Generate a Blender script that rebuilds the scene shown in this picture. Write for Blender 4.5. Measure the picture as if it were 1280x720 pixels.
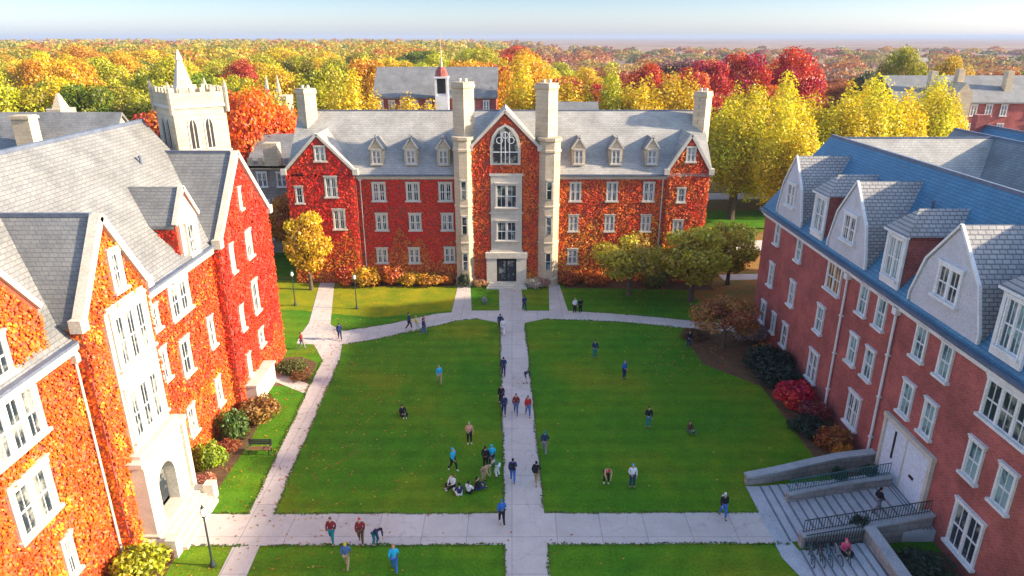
import bpy, math, random
import numpy as np
from mathutils import Vector, Matrix
R = math.radians
random.seed(7)
scene = bpy.context.scene
for o in list(bpy.data.objects):
    bpy.data.objects.remove(o)
col = scene.collection

# ------------------------------------------------------------------ camera
cam_d = bpy.data.cameras.new('camera')
cam = bpy.data.objects.new('camera', cam_d); col.objects.link(cam)
cam.location = (0, 0, 27)
cam.rotation_euler = (R(90 - 20.2), 0, 0)
cam_d.lens = 24; cam_d.sensor_width = 36
cam_d.clip_start = 0.5; cam_d.clip_end = 60000
scene.camera = cam

# ------------------------------------------------------------------ light
SUN_EL, SUN_SOUTH = 22.5, 6.0          # elevation, degrees the sun stands south of east
world = bpy.data.worlds.new('World'); scene.world = world
world.use_nodes = True
wn = world.node_tree.nodes; wl = world.node_tree.links
bg = wn['Background']; sky = wn.new('ShaderNodeTexSky')
sky.sky_type = 'NISHITA'; sky.sun_disc = False
sky.sun_elevation = R(SUN_EL); sky.sun_rotation = R(90 + SUN_SOUTH)
sky.air_density = 1.0; sky.dust_density = 1.2; sky.ozone_density = 2.0; sky.altitude = 50
# the low sky is thinner and bluer than the bare model gives
tc = wn.new('ShaderNodeTexCoord'); sx = wn.new('ShaderNodeSeparateXYZ'); wl.new(tc.outputs['Generated'], sx.inputs[0])
rp = wn.new('ShaderNodeValToRGB'); wl.new(sx.outputs[2], rp.inputs['Fac'])
rp.color_ramp.elements[0].position = 0.0; rp.color_ramp.elements[0].color = (0.70, 0.74, 1.00, 1)
rp.color_ramp.elements[1].position = 0.30; rp.color_ramp.elements[1].color = (1.0, 0.97, 1.0, 1)
e_ = rp.color_ramp.elements.new(0.05); e_.color = (0.36, 0.44, 0.60, 1)
mx = wn.new('ShaderNodeMix'); mx.data_type = 'RGBA'; mx.blend_type = 'MULTIPLY'; mx.inputs[0].default_value = 1
wl.new(sky.outputs['Color'], mx.inputs[6]); wl.new(rp.outputs['Color'], mx.inputs[7])
wl.new(mx.outputs[2], bg.inputs['Color']); bg.inputs['Strength'].default_value = 0.15
sun_d = bpy.data.lights.new('sun', 'SUN'); sun = bpy.data.objects.new('sun', sun_d); col.objects.link(sun)
sun_d.energy = 4.3; sun_d.angle = R(1.6); sun_d.color = (1.0, 0.84, 0.62)
az = R(-SUN_SOUTH)
sdir = Vector((math.cos(az) * math.cos(R(SUN_EL)), math.sin(az) * math.cos(R(SUN_EL)), math.sin(R(SUN_EL))))
sun.rotation_euler = sdir.to_track_quat('Z', 'Y').to_euler()
sun.location = (60, -10, 60)
vs = scene.view_settings
vs.view_transform = 'Standard'; vs.look = 'None'; vs.gamma = 1; vs.exposure = 1.62
vs.use_curve_mapping = False

# ------------------------------------------------------------------ materials
MATS = {}
def newmat(name):
    m = bpy.data.materials.new(name); m.use_nodes = True
    n = m.node_tree.nodes; l = m.node_tree.links
    b = n['Principled BSDF']; MATS[name] = m
    return m, n, l, b
def setb(b, rough=0.8, spec=0.3, metal=0.0):
    b.inputs['Roughness'].default_value = rough
    b.inputs['Specular IOR Level'].default_value = spec
    b.inputs['Metallic'].default_value = metal
def ramp(n, stops):
    r = n.new('ShaderNodeValToRGB'); e = r.color_ramp.elements
    while len(e) < len(stops): e.new(0.5)
    for k, (p, c) in enumerate(stops):
        e[k].position = p; e[k].color = (c[0], c[1], c[2], 1)
    return r
def noise(n, l, vec, scale, detail=4, rough=0.6):
    t = n.new('ShaderNodeTexNoise'); t.inputs['Scale'].default_value = scale
    t.inputs['Detail'].default_value = detail; t.inputs['Roughness'].default_value = rough
    l.new(vec, t.inputs['Vector']); return t
def mix(n, l, a, b, fac, mode='MIX'):
    x = n.new('ShaderNodeMix'); x.data_type = 'RGBA'; x.blend_type = mode
    for v, s in ((a, 6), (b, 7)):
        if isinstance(v, tuple): x.inputs[s].default_value = (v[0], v[1], v[2], 1)
        else: l.new(v, x.inputs[s])
    if isinstance(fac, (int, float)): x.inputs[0].default_value = fac
    else: l.new(fac, x.inputs[0])
    return x.outputs[2]
def geo_pos(n):
    return n.new('ShaderNodeNewGeometry').outputs['Position']
def bump(n, l, h, b, strength=0.3, dist=0.05):
    k = n.new('ShaderNodeBump'); k.inputs['Strength'].default_value = strength
    k.inputs['Distance'].default_value = dist
    l.new(h, k.inputs['Height']); l.new(k.outputs[0], b.inputs['Normal'])

def mottled(name, c1, c2, scale=2.0, rough=0.85, spec=0.25, fine=14.0, bmp=0.25):
    m, n, l, b = newmat(name); setb(b, rough, spec)
    p = geo_pos(n)
    a = noise(n, l, p, scale, 5); f = noise(n, l, p, fine, 3)
    r = ramp(n, [(0.32, c1), (0.68, c2)]); l.new(a.outputs['Fac'], r.inputs['Fac'])
    rf = ramp(n, [(0.3, (0.72,) * 3), (0.7, (1.15,) * 3)]); l.new(f.outputs['Fac'], rf.inputs['Fac'])
    l.new(mix(n, l, r.outputs['Color'], rf.outputs['Color'], 1.0, 'MULTIPLY'), b.inputs['Base Color'])
    if bmp: bump(n, l, f.outputs['Fac'], b, bmp, 0.04)
    return m
def coursed(name, c1, c2, mortar, bw, bh, ms=0.02, rough=0.85, stain=0.3, spec=0.25, slope=False, bmp=0.4, along=None):
    """brick or slate courses, laid along the wall or up the slope"""
    m, n, l, b = newmat(name); setb(b, rough, spec)
    p = geo_pos(n)
    s = n.new('ShaderNodeSeparateXYZ'); l.new(p, s.inputs[0])
    ad = n.new('ShaderNodeMath'); l.new(s.outputs[0], ad.inputs[0]); l.new(s.outputs[1], ad.inputs[1])
    if along is not None: l.remove(ad.inputs[1 - along].links[0]); ad.inputs[1 - along].default_value = 0
    cb = n.new('ShaderNodeCombineXYZ'); l.new(ad.outputs[0], cb.inputs[0]); l.new(s.outputs[2], cb.inputs[1])
    t = n.new('ShaderNodeTexBrick'); l.new(cb.outputs[0], t.inputs['Vector'])
    t.inputs['Color1'].default_value = (*c1, 1); t.inputs['Color2'].default_value = (*c2, 1)
    t.inputs['Mortar'].default_value = (*mortar, 1); t.inputs['Scale'].default_value = 1.0
    t.inputs['Mortar Size'].default_value = ms; t.inputs['Brick Width'].default_value = bw
    t.inputs['Row Height'].default_value = bh; t.inputs['Bias'].default_value = 0.0
    a = noise(n, l, p, 0.45, 6, 0.65)
    r = ramp(n, [(0.25, (1 - stain,) * 3), (0.75, (1 + stain * 0.5,) * 3)]); l.new(a.outputs['Fac'], r.inputs['Fac'])
    f = noise(n, l, p, 9.0, 3)
    rf = ramp(n, [(0.25, (0.8,) * 3), (0.75, (1.15,) * 3)]); l.new(f.outputs['Fac'], rf.inputs['Fac'])
    c = mix(n, l, t.outputs['Color'], r.outputs['Color'], 1.0, 'MULTIPLY')
    c = mix(n, l, c, rf.outputs['Color'], 1.0, 'MULTIPLY')
    l.new(c, b.inputs['Base Color'])
    bump(n, l, t.outputs['Fac'], b, bmp, -0.02)
    return m
def plain(name, c, rough=0.6, spec=0.4, metal=0.0):
    m, n, l, b = newmat(name); setb(b, rough, spec, metal)
    f = noise(n, l, geo_pos(n), 6.0, 3)
    rf = ramp(n, [(0.3, tuple(x * 0.82 for x in c)), (0.7, tuple(min(1, x * 1.12) for x in c))])
    l.new(f.outputs['Fac'], rf.inputs['Fac']); l.new(rf.outputs['Color'], b.inputs['Base Color'])
    return m
coursed('brick', (0.46, 0.090, 0.074), (0.31, 0.056, 0.050), (0.36, 0.17, 0.14), 0.26, 0.095, 0.014, stain=0.5)
coursed('old_brick', (0.44, 0.060, 0.028), (0.34, 0.045, 0.022), (0.32, 0.12, 0.08), 0.24, 0.085, 0.012, stain=0.35)
coursed('slate', (0.225, 0.22, 0.205), (0.185, 0.185, 0.18), (0.12, 0.12, 0.12), 0.42, 0.19, 0.016, 0.62, 0.4, 0.4)
coursed('slate_blue', (0.060, 0.19, 0.29), (0.045, 0.155, 0.25), (0.03, 0.09, 0.14), 0.42, 0.19, 0.018, 0.55, 0.25, 0.45)
coursed('dormer_tile', (0.40, 0.375, 0.34), (0.32, 0.30, 0.275), (0.15, 0.15, 0.155), 0.42, 0.21, 0.03, 0.7, 0.25, 0.35, bmp=0.7, along=0)
coursed('pale_slate', (0.40, 0.375, 0.325), (0.34, 0.32, 0.28), (0.24, 0.225, 0.20), 0.42, 0.19, 0.016, 0.62, 0.35, 0.35, along=0)
coursed('stone', (0.60, 0.48, 0.32), (0.53, 0.42, 0.28), (0.38, 0.31, 0.22), 0.9, 0.42, 0.015, 0.85, 0.28)
coursed('grey_stone', (0.34, 0.30, 0.27), (0.26, 0.23, 0.21), (0.2, 0.17, 0.15), 0.8, 0.4, 0.02, 0.9, 0.35)
mottled('trim_stone', (0.52, 0.46, 0.36), (0.62, 0.56, 0.45), 1.5, 0.75)
mottled('white_trim', (0.62, 0.61, 0.57), (0.74, 0.73, 0.70), 1.2, 0.55)
mottled('stucco', (0.46, 0.45, 0.45), (0.54, 0.53, 0.53), 0.8, 0.85)
mottled('lead', (0.09, 0.11, 0.15), (0.14, 0.16, 0.21), 1.0, 0.5)
plain('iron', (0.02, 0.028, 0.03), 0.45, 0.5)
plain('teal_iron', (0.03, 0.11, 0.12), 0.5, 0.5)
plain('door_white', (0.62, 0.65, 0.70), 0.5)
plain('wood', (0.20, 0.11, 0.05), 0.6)
plain('dark_hollow', (0.018, 0.016, 0.016), 0.7)
plain('globe', (0.8, 0.78, 0.72), 0.25, 0.5)
mottled('mulch', (0.09, 0.045, 0.022), (0.17, 0.09, 0.04), 1.3, 0.95, fine=7)
mottled('bark', (0.07, 0.05, 0.035), (0.14, 0.10, 0.07), 3, 0.95)
mottled('step_stone', (0.38, 0.39, 0.40), (0.48, 0.48, 0.48), 1.2, 0.8)
mottled('tread_edge', (0.13, 0.15, 0.17), (0.19, 0.21, 0.23), 1.2, 0.8)
mottled('wall_cap', (0.30, 0.31, 0.31), (0.40, 0.40, 0.39), 1.0, 0.85)

def concrete():
    m, n, l, b = newmat('concrete'); setb(b, 0.85, 0.25)
    p = geo_pos(n)
    t = n.new('ShaderNodeTexBrick'); l.new(p, t.inputs['Vector'])
    t.offset = 0.0
    t.inputs['Color1'].default_value = (0.56, 0.485, 0.42, 1); t.inputs['Color2'].default_value = (0.50, 0.44, 0.385, 1)
    t.inputs['Mortar'].default_value = (0.30, 0.27, 0.25, 1); t.inputs['Scale'].default_value = 1.0
    t.inputs['Mortar Size'].default_value = 0.02; t.inputs['Brick Width'].default_value = 2.6; t.inputs['Row Height'].default_value = 2.9
    a = noise(n, l, p, 0.5, 6, 0.7); r = ramp(n, [(0.3, (0.84, 0.83, 0.82)), (0.7, (1.06,) * 3)]); l.new(a.outputs['Fac'], r.inputs['Fac'])
    f = noise(n, l, p, 12, 3); rf = ramp(n, [(0.3, (0.9,) * 3), (0.7, (1.06,) * 3)]); l.new(f.outputs['Fac'], rf.inputs['Fac'])
    c = mix(n, l, t.outputs['Color'], r.outputs['Color'], 1, 'MULTIPLY')
    c = mix(n, l, c, rf.outputs['Color'], 1, 'MULTIPLY')
    st_ = noise(n, l, p, 0.9, 8, 0.8); rs_ = ramp(n, [(0.56, (1,) * 3), (0.70, (0.72, 0.70, 0.66))]); l.new(st_.outputs['Fac'], rs_.inputs['Fac'])
    c = mix(n, l, c, rs_.outputs['Color'], 1, 'MULTIPLY')
    vo = n.new('ShaderNodeTexVoronoi'); vo.feature = 'DISTANCE_TO_EDGE'; vo.inputs['Scale'].default_value = 0.16
    wp = noise(n, l, p, 1.1, 5, 0.7); vm = n.new('ShaderNodeVectorMath'); l.new(p, vm.inputs[0]); l.new(wp.outputs['Color'], vm.inputs[1]); l.new(vm.outputs[0], vo.inputs['Vector'])
    rc = ramp(n, [(0.0, (0.80,) * 3), (0.005, (1,) * 3)]); l.new(vo.outputs['Distance'], rc.inputs['Fac'])
    l.new(mix(n, l, c, rc.outputs['Color'], 1, 'MULTIPLY'), b.inputs['Base Color'])
concrete()
def grass():
    m, n, l, b = newmat('grass'); setb(b, 0.95, 0.1)
    p = geo_pos(n)
    big = noise(n, l, p, 0.11, 4, 0.55); med = noise(n, l, p, 0.9, 5, 0.7); fine = noise(n, l, p, 7.0, 4, 0.7)
    c1 = ramp(n, [(0.30, (0.042, 0.165, 0.008)), (0.52, (0.080, 0.190, 0.008)), (0.68, (0.17, 0.205, 0.010)), (0.78, (0.24, 0.17, 0.03))])
    l.new(big.outputs['Fac'], c1.inputs['Fac'])
    c2 = ramp(n, [(0.3, (0.72, 0.76, 0.7)), (0.7, (1.22, 1.16, 1.1))]); l.new(med.outputs['Fac'], c2.inputs['Fac'])
    c3 = ramp(n, [(0.3, (0.62, 0.66, 0.6)), (0.72, (1.35, 1.3, 1.2))]); l.new(fine.outputs['Fac'], c3.inputs['Fac'])
    c = mix(n, l, c1.outputs['Color'], c2.outputs['Color'], 1, 'MULTIPLY')
    c = mix(n, l, c, c3.outputs['Color'], 1, 'MULTIPLY')
    # worn, sparse turf in irregular patches
    wn_ = noise(n, l, p, 0.33, 7, 0.75); cw2 = ramp(n, [(0.60, (0,) * 3), (0.72, (0.55,) * 3)]); l.new(wn_.outputs['Fac'], cw2.inputs['Fac'])
    c = mix(n, l, c, (0.19, 0.15, 0.035), cw2.outputs['Color'])
    # mower passes
    w = n.new('ShaderNodeTexWave'); w.wave_type = 'BANDS'; w.bands_direction = 'Y'
    w.inputs['Scale'].default_value = 0.18; w.inputs['Distortion'].default_value = 1.2; w.inputs['Detail Scale'].default_value = 0.4
    l.new(p, w.inputs['Vector'])
    cw = ramp(n, [(0.3, (0.93,) * 3), (0.7, (1.05,) * 3)]); l.new(w.outputs['Fac'], cw.inputs['Fac'])
    c = mix(n, l, c, cw.outputs['Color'], 1, 'MULTIPLY')
    l.new(c, b.inputs['Base Color'])
    bump(n, l, fine.outputs['Fac'], b, 0.6, 0.06)
grass()
mottled('sunlit_grass', (.13, .19, .006), (.30, .26, .008), .5, .95, .1, fine=6)  # yellower copy of the grass, with warm sunlight put into its colour
def ground_mat():
    m, n, l, b = newmat('ground'); setb(b, 0.95, 0.1)
    p = geo_pos(n)
    a = noise(n, l, p, 0.035, 6, 0.65); f = noise(n, l, p, 1.2, 4, 0.7)
    near = ramp(n, [(0.35, (0.09, 0.10, 0.015)), (0.48, (0.17, 0.13, 0.03)), (0.62, (0.27, 0.13, 0.04))])
    l.new(a.outputs['Fac'], near.inputs['Fac'])
    # far country: stretched bands of fields and bare woods
    mp = n.new('ShaderNodeMapping'); mp.inputs['Scale'].default_value = (0.0016, 0.0042, 1); l.new(p, mp.inputs['Vector'])
    g = noise(n, l, mp.outputs['Vector'], 1.0, 9, 0.75)
    far = ramp(n, [(0.34, (0.10, 0.075, 0.06)), (0.46, (0.22, 0.12, 0.08)), (0.55, (0.30, 0.21, 0.13)), (0.64, (0.16, 0.09, 0.07)), (0.72, (0.34, 0.27, 0.18))])
    l.new(g.outputs['Fac'], far.inputs['Fac'])
    ln = n.new('ShaderNodeVectorMath'); ln.operation = 'LENGTH'; l.new(p, ln.inputs[0])
    mr = n.new('ShaderNodeMapRange'); l.new(ln.outputs['Value'], mr.inputs[0])
    mr.inputs[1].default_value = 220; mr.inputs[2].default_value = 600
    c = mix(n, l, near.outputs['Color'], far.outputs['Color'], mr.outputs[0])
    rf = ramp(n, [(0.3, (0.7,) * 3), (0.7, (1.25,) * 3)]); l.new(f.outputs['Fac'], rf.inputs['Fac'])
    l.new(mix(n, l, c, rf.outputs['Color'], 1, 'MULTIPLY'), b.inputs['Base Color'])
ground_mat()
def leaf_mat(name, attr_color=False):
    m, n, l, b = newmat(name); n.remove(b)
    out = n['Material Output']
    if attr_color:
        a = n.new('ShaderNodeAttribute'); a.attribute_name = 'leafcol'; c = a.outputs['Color']
    else:
        oi = n.new('ShaderNodeObjectInfo'); a = n.new('ShaderNodeAttribute'); a.attribute_name = 'tint'
        hs = n.new('ShaderNodeHueSaturation'); l.new(oi.outputs['Color'], hs.inputs['Color'])
        s = n.new('ShaderNodeSeparateColor'); l.new(a.outputs['Color'], s.inputs[0])
        l.new(s.outputs[0], hs.inputs['Hue']); l.new(s.outputs[1], hs.inputs['Value']); l.new(s.outputs[2], hs.inputs['Saturation'])
        c = hs.outputs['Color']
    d = n.new('ShaderNodeBsdfDiffuse'); t = n.new('ShaderNodeBsdfTranslucent')
    g = n.new('ShaderNodeBsdfGlossy'); g.inputs['Roughness'].default_value = 0.5
    l.new(c, d.inputs['Color']); l.new(c, t.inputs['Color'])
    x = n.new('ShaderNodeMixShader'); x.inputs[0].default_value = 0.38
    l.new(d.outputs[0], x.inputs[1]); l.new(t.outputs[0], x.inputs[2])
    y = n.new('ShaderNodeMixShader'); y.inputs[0].default_value = 0.03
    l.new(x.outputs[0], y.inputs[1]); l.new(g.outputs[0], y.inputs[2])
    l.new(y.outputs[0], out.inputs['Surface'])
leaf_mat('leaves'); leaf_mat('ivy_leaves', True)
def cloth_mat(name, rough=0.8):
    m, n, l, b = newmat(name); setb(b, rough, 0.2)
    oi = n.new('ShaderNodeObjectInfo'); f = noise(n, l, geo_pos(n), 12, 3)
    rf = ramp(n, [(0.3, (0.75,) * 3), (0.7, (1.1,) * 3)]); l.new(f.outputs['Fac'], rf.inputs['Fac'])
    l.new(mix(n, l, oi.outputs['Color'], rf.outputs['Color'], 1, 'MULTIPLY'), b.inputs['Base Color'])
cloth_mat('cloth'); cloth_mat('paint', 0.5)
plain('skin', (0.52, 0.30, 0.20), 0.6)
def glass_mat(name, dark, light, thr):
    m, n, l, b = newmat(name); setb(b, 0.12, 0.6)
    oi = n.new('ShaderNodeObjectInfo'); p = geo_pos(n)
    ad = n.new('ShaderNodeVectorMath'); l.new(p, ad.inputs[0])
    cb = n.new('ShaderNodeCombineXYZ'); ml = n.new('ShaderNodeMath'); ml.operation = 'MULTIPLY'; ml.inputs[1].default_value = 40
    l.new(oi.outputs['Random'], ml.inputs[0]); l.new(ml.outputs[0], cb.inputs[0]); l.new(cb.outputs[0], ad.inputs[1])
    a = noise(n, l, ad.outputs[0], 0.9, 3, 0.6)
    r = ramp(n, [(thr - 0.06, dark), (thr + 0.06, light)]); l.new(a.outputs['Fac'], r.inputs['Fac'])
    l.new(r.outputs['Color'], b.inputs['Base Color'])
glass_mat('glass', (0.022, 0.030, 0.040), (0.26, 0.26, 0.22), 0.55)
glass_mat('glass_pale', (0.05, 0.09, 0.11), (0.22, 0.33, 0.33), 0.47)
glass_mat('glass_orange_reflection', (0.10, 0.05, 0.02), (0.34, 0.17, 0.04), 0.5)  # orange reflection painted into the base colour of the pane
M = MATS

# ------------------------------------------------------------------ mesh helpers
class MB:
    def __init__(s): s.v = []; s.f = []; s.m = []; s.k = 0
    def mat(s, k): s.k = k; return s
    def poly(s, pts):
        i = len(s.v); s.v += [tuple(p) for p in pts]; s.f.append(tuple(range(i, i + len(pts)))); s.m.append(s.k); return s
    def box(s, x0, x1, y0, y1, z0, z1):
        x0, x1 = min(x0, x1), max(x0, x1); y0, y1 = min(y0, y1), max(y0, y1); z0, z1 = min(z0, z1), max(z0, z1)
        i = len(s.v)
        s.v += [(x0, y0, z0), (x1, y0, z0), (x1, y1, z0), (x0, y1, z0), (x0, y0, z1), (x1, y0, z1), (x1, y1, z1), (x0, y1, z1)]
        for q in ((0, 3, 2, 1), (4, 5, 6, 7), (0, 1, 5, 4), (1, 2, 6, 5), (2, 3, 7, 6), (3, 0, 4, 7)):
            s.f.append(tuple(i + a for a in q)); s.m.append(s.k)
        return s
    def prism(s, a, b):
        """closed solid between two matching outlines (lists of 3D points)"""
        n = len(a); i = len(s.v); s.v += [tuple(p) for p in a] + [tuple(p) for p in b]
        s.f.append(tuple(i + k for k in reversed(range(n)))); s.f.append(tuple(i + n + k for k in range(n)))
        s.m += [s.k, s.k]
        for k in range(n):
            j = (k + 1) % n; s.f.append((i + k, i + j, i + n + j, i + n + k)); s.m.append(s.k)
        return s
    def beam(s, p0, p1, w, h, up=(0, 0, 1)):
        p0 = Vector(p0); p1 = Vector(p1); d = (p1 - p0).normalized(); u = Vector(up)
        r = d.cross(u)
        if r.length < 1e-4: r = Vector((1, 0, 0))
        r.normalize(); u = r.cross(d).normalized()
        f = lambda p: [p + r * w / 2 + u * h / 2, p - r * w / 2 + u * h / 2, p - r * w / 2 - u * h / 2, p + r * w / 2 - u * h / 2]
        return s.prism(f(p0), f(p1))
    def tube(s, p0, p1, r0, r1, n=8):
        p0 = Vector(p0); p1 = Vector(p1); d = (p1 - p0).normalized()
        a = d.orthogonal().normalized(); b = d.cross(a)
        ring = lambda p, r: [p + (a * math.cos(t) + b * math.sin(t)) * r for t in [2 * math.pi * k / n for k in range(n)]]
        return s.prism(ring(p0, r0), ring(p1, r1))
    def lathe(s, x, y, prof, n=8, ph=0.0):
        for (r0, z0), (r1, z1) in zip(prof, prof[1:]):
            ra = [(x + r0 * math.cos(ph + 2 * math.pi * k / n), y + r0 * math.sin(ph + 2 * math.pi * k / n), z0) for k in range(n)]
            rb = [(x + r1 * math.cos(ph + 2 * math.pi * k / n), y + r1 * math.sin(ph + 2 * math.pi * k / n), z1) for k in range(n)]
            i = len(s.v); s.v += ra + rb
            for k in range(n):
                j = (k + 1) % n; s.f.append((i + k, i + j, i + n + j, i + n + k)); s.m.append(s.k)
        for (r, z), rev in ((prof[0], True), (prof[-1], False)):
            if r > 1e-4:
                pts = [(x + r * math.cos(ph + 2 * math.pi * k / n), y + r * math.sin(ph + 2 * math.pi * k / n), z) for k in range(n)]
                s.poly(pts[::-1] if rev else pts)
        return s
    def mesh(s, name, mats):
        me = bpy.data.meshes.new(name); me.from_pydata(s.v, [], s.f)
        for m in (mats if isinstance(mats, (list, tuple)) else [mats]): me.materials.append(M[m] if isinstance(m, str) else m)
        me.polygons.foreach_set('material_index', s.m); me.update(); return me

def link(name, data, parent=None, keep=True):
    o = bpy.data.objects.new(name, data); col.objects.link(o)
    if parent is not None:
        o.parent = parent
        if keep: o.matrix_parent_inverse = Matrix.Translation(-Vector(parent.location)) if parent.parent is None else Matrix.Identity(4)
    return o
def part(name, mb, mats, parent=None):            # geometry given in world coordinates
    return link(name, mb.mesh(name, mats), parent)
def tag(o, label, cat, group=None, kind=None):
    if kind: o['kind'] = kind
    if label: o['label'] = label
    if cat: o['category'] = cat
    if group: o['group'] = group
    return o
def thing(name, label, cat, loc, group=None):
    o = bpy.data.objects.new(name, None); col.objects.link(o); o.location = loc
    o.empty_display_size = 0.5
    return tag(o, label, cat, group)
def dup(o, parent=None):
    c = o.copy(); col.objects.link(c)
    if parent is not None: c.parent = parent
    for ch in [x for x in CH.get(o.name, [])]:
        k = dup(ch, c)
    return c
CH = {}
def reg(parent, *ch): CH.setdefault(parent.name, []).extend(ch)

# ------------------------------------------------------------------ windows
WCACHE = {}
def window_meshes(w, h, lights, sw, mat, glass, arch, cross):
    key = (round(w, 3), round(h, 3), lights, sw, mat, glass, arch, cross)
    if key in WCACHE: return WCACHE[key]
    s = MB()
    W, H = w / 2, h / 2
    # surround: jambs, lintel, sill, mullions
    s.box(-W, -W + sw, -0.13, 0.1, -H, H); s.box(W - sw, W, -0.13, 0.1, -H, H)
    s.box(-W - 0.03, W + 0.03, -0.16, 0.1, H, H + sw)
    s.box(-W - 0.12, W + 0.12, -0.27, 0.1, -H - 0.16, -H)
    if not arch: s.box(-W - 0.08, W + 0.08, -0.2, 0.1, H + sw, H + sw + 0.09)
    lw = (w - 2 * sw - (lights - 1) * sw) / lights
    fr = MB(); gl = MB(); t = 0.055
    for k in range(lights):
        x0 = -W + sw + k * (lw + sw); x1 = x0 + lw
        if k: s.box(x0 - sw, x0, -0.11, 0.1, -H, H)
        if arch:   # pointed head made of two solid spandrels
            s.prism([(x0, -0.1, H), (x0, -0.1, H - lw * 0.8), (x0 + lw * 0.12, -0.1, H - lw * 0.35), ((x0 + x1) / 2, -0.1, H)],
                    [(x0, 0.08, H), (x0, 0.08, H - lw * 0.8), (x0 + lw * 0.12, 0.08, H - lw * 0.35), ((x0 + x1) / 2, 0.08, H)])
            s.prism([(x1, -0.1, H), ((x0 + x1) / 2, -0.1, H), (x1 - lw * 0.12, -0.1, H - lw * 0.35), (x1, -0.1, H - lw * 0.8)],
                    [(x1, 0.08, H), ((x0 + x1) / 2, 0.08, H), (x1 - lw * 0.12, 0.08, H - lw * 0.35), (x1, 0.08, H - lw * 0.8)])
        gl.poly([(x0, -0.03, -H), (x1, -0.03, -H), (x1, -0.03, H), (x0, -0.03, H)])
        fr.box(x0, x0 + t, -0.075, -0.02, -H, H); fr.box(x1 - t, x1, -0.075, -0.02, -H, H)
        fr.box(x0 + t, x1 - t, -0.075, -0.02, -H, -H + t); fr.box(x0 + t, x1 - t, -0.075, -0.02, H - t, H)
        fr.box(x0 + t, x1 - t, -0.085, -0.02, -0.04, 0.04)
        for c in range(1, cross + 1):
            xc = x0 + lw * c / (cross + 1)
            fr.box(xc - 0.02, xc + 0.02, -0.065, -0.02, -H + t, -0.04); fr.box(xc - 0.02, xc + 0.02, -0.065, -0.02, 0.04, H - t)
    r = (s.mesh('window', mat), fr.mesh('frame', 'white_trim'), gl.mesh('pane', glass)); WCACHE[key] = r
    return r
def window(parent, x, y, z, face, w, h, lights=1, sw=0.16, mat='trim_stone', glass='glass', arch=False, cross=1, name='window'):
    """face: 'S' looks to -Y, 'E' to +X, 'W' to -X"""
    a, b, c = window_meshes(w, h, lights, sw, mat, glass, arch, cross)
    o = link(name, a, parent); o.location = (x, y, z)
    o.rotation_euler = (0, 0, {'S': 0, 'E': R(90), 'W': R(-90)}[face])
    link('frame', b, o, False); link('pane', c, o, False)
    return o

# ------------------------------------------------------------------ foliage helpers
def leaves_mesh(name, P, size, N=None, tint=None, colr=None, mat='leaves', jitter=0.8, seed=0):
    rng = np.random.default_rng(seed); n = len(P)
    if N is None: N = rng.normal(size=(n, 3))
    N = N + rng.normal(size=(n, 3)) * jitter; N /= np.linalg.norm(N, axis=1)[:, None] + 1e-9
    T = np.cross(N, rng.normal(size=(n, 3))); T /= np.linalg.norm(T, axis=1)[:, None] + 1e-9
    B = np.cross(N, T)
    s = (size * rng.uniform(0.65, 1.35, n))[:, None] if np.isscalar(size) else (size * rng.uniform(0.7, 1.3, n))[:, None]
    V = np.empty((n, 4, 3)); V[:, 0] = P - T * s * 0.6; V[:, 1] = P - B * s * 0.42; V[:, 2] = P + T * s * 0.6; V[:, 3] = P + B * s * 0.42
    me = bpy.data.meshes.new(name); me.vertices.add(n * 4); me.vertices.foreach_set('co', V.ravel())
    me.loops.add(n * 4); me.loops.foreach_set('vertex_index', np.arange(n * 4, dtype=np.int32))
    me.polygons.add(n); me.polygons.foreach_set('loop_start', np.arange(0, n * 4, 4, dtype=np.int32))
    me.polygons.foreach_set('loop_total', np.full(n, 4, dtype=np.int32))
    me.update(calc_edges=True)
    C = np.ones((n, 4))
    C[:, :3] = tint if tint is not None else colr
    at = me.attributes.new('tint' if tint is not None else 'leafcol', 'FLOAT_COLOR', 'POINT')
    at.data.foreach_set('color', np.repeat(C, 4, axis=0).ravel())
    me.materials.append(M[mat]); me.validate(); return me
def crown_points(rng, lobes, n):
    """points in the outer shells of a set of ellipsoid lobes"""
    L = np.array(lobes); vol = (L[:, 3] * L[:, 4] * L[:, 5]) ** (2 / 3); k = rng.choice(len(L), n, p=vol / vol.sum())
    d = rng.normal(size=(n, 3)); d /= np.linalg.norm(d, axis=1)[:, None]
    r = rng.uniform(0.55, 1.06, n) ** 0.7
    P = L[k, :3] + d * L[k, 3:6] * r[:, None]
    return P, d, k
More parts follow.
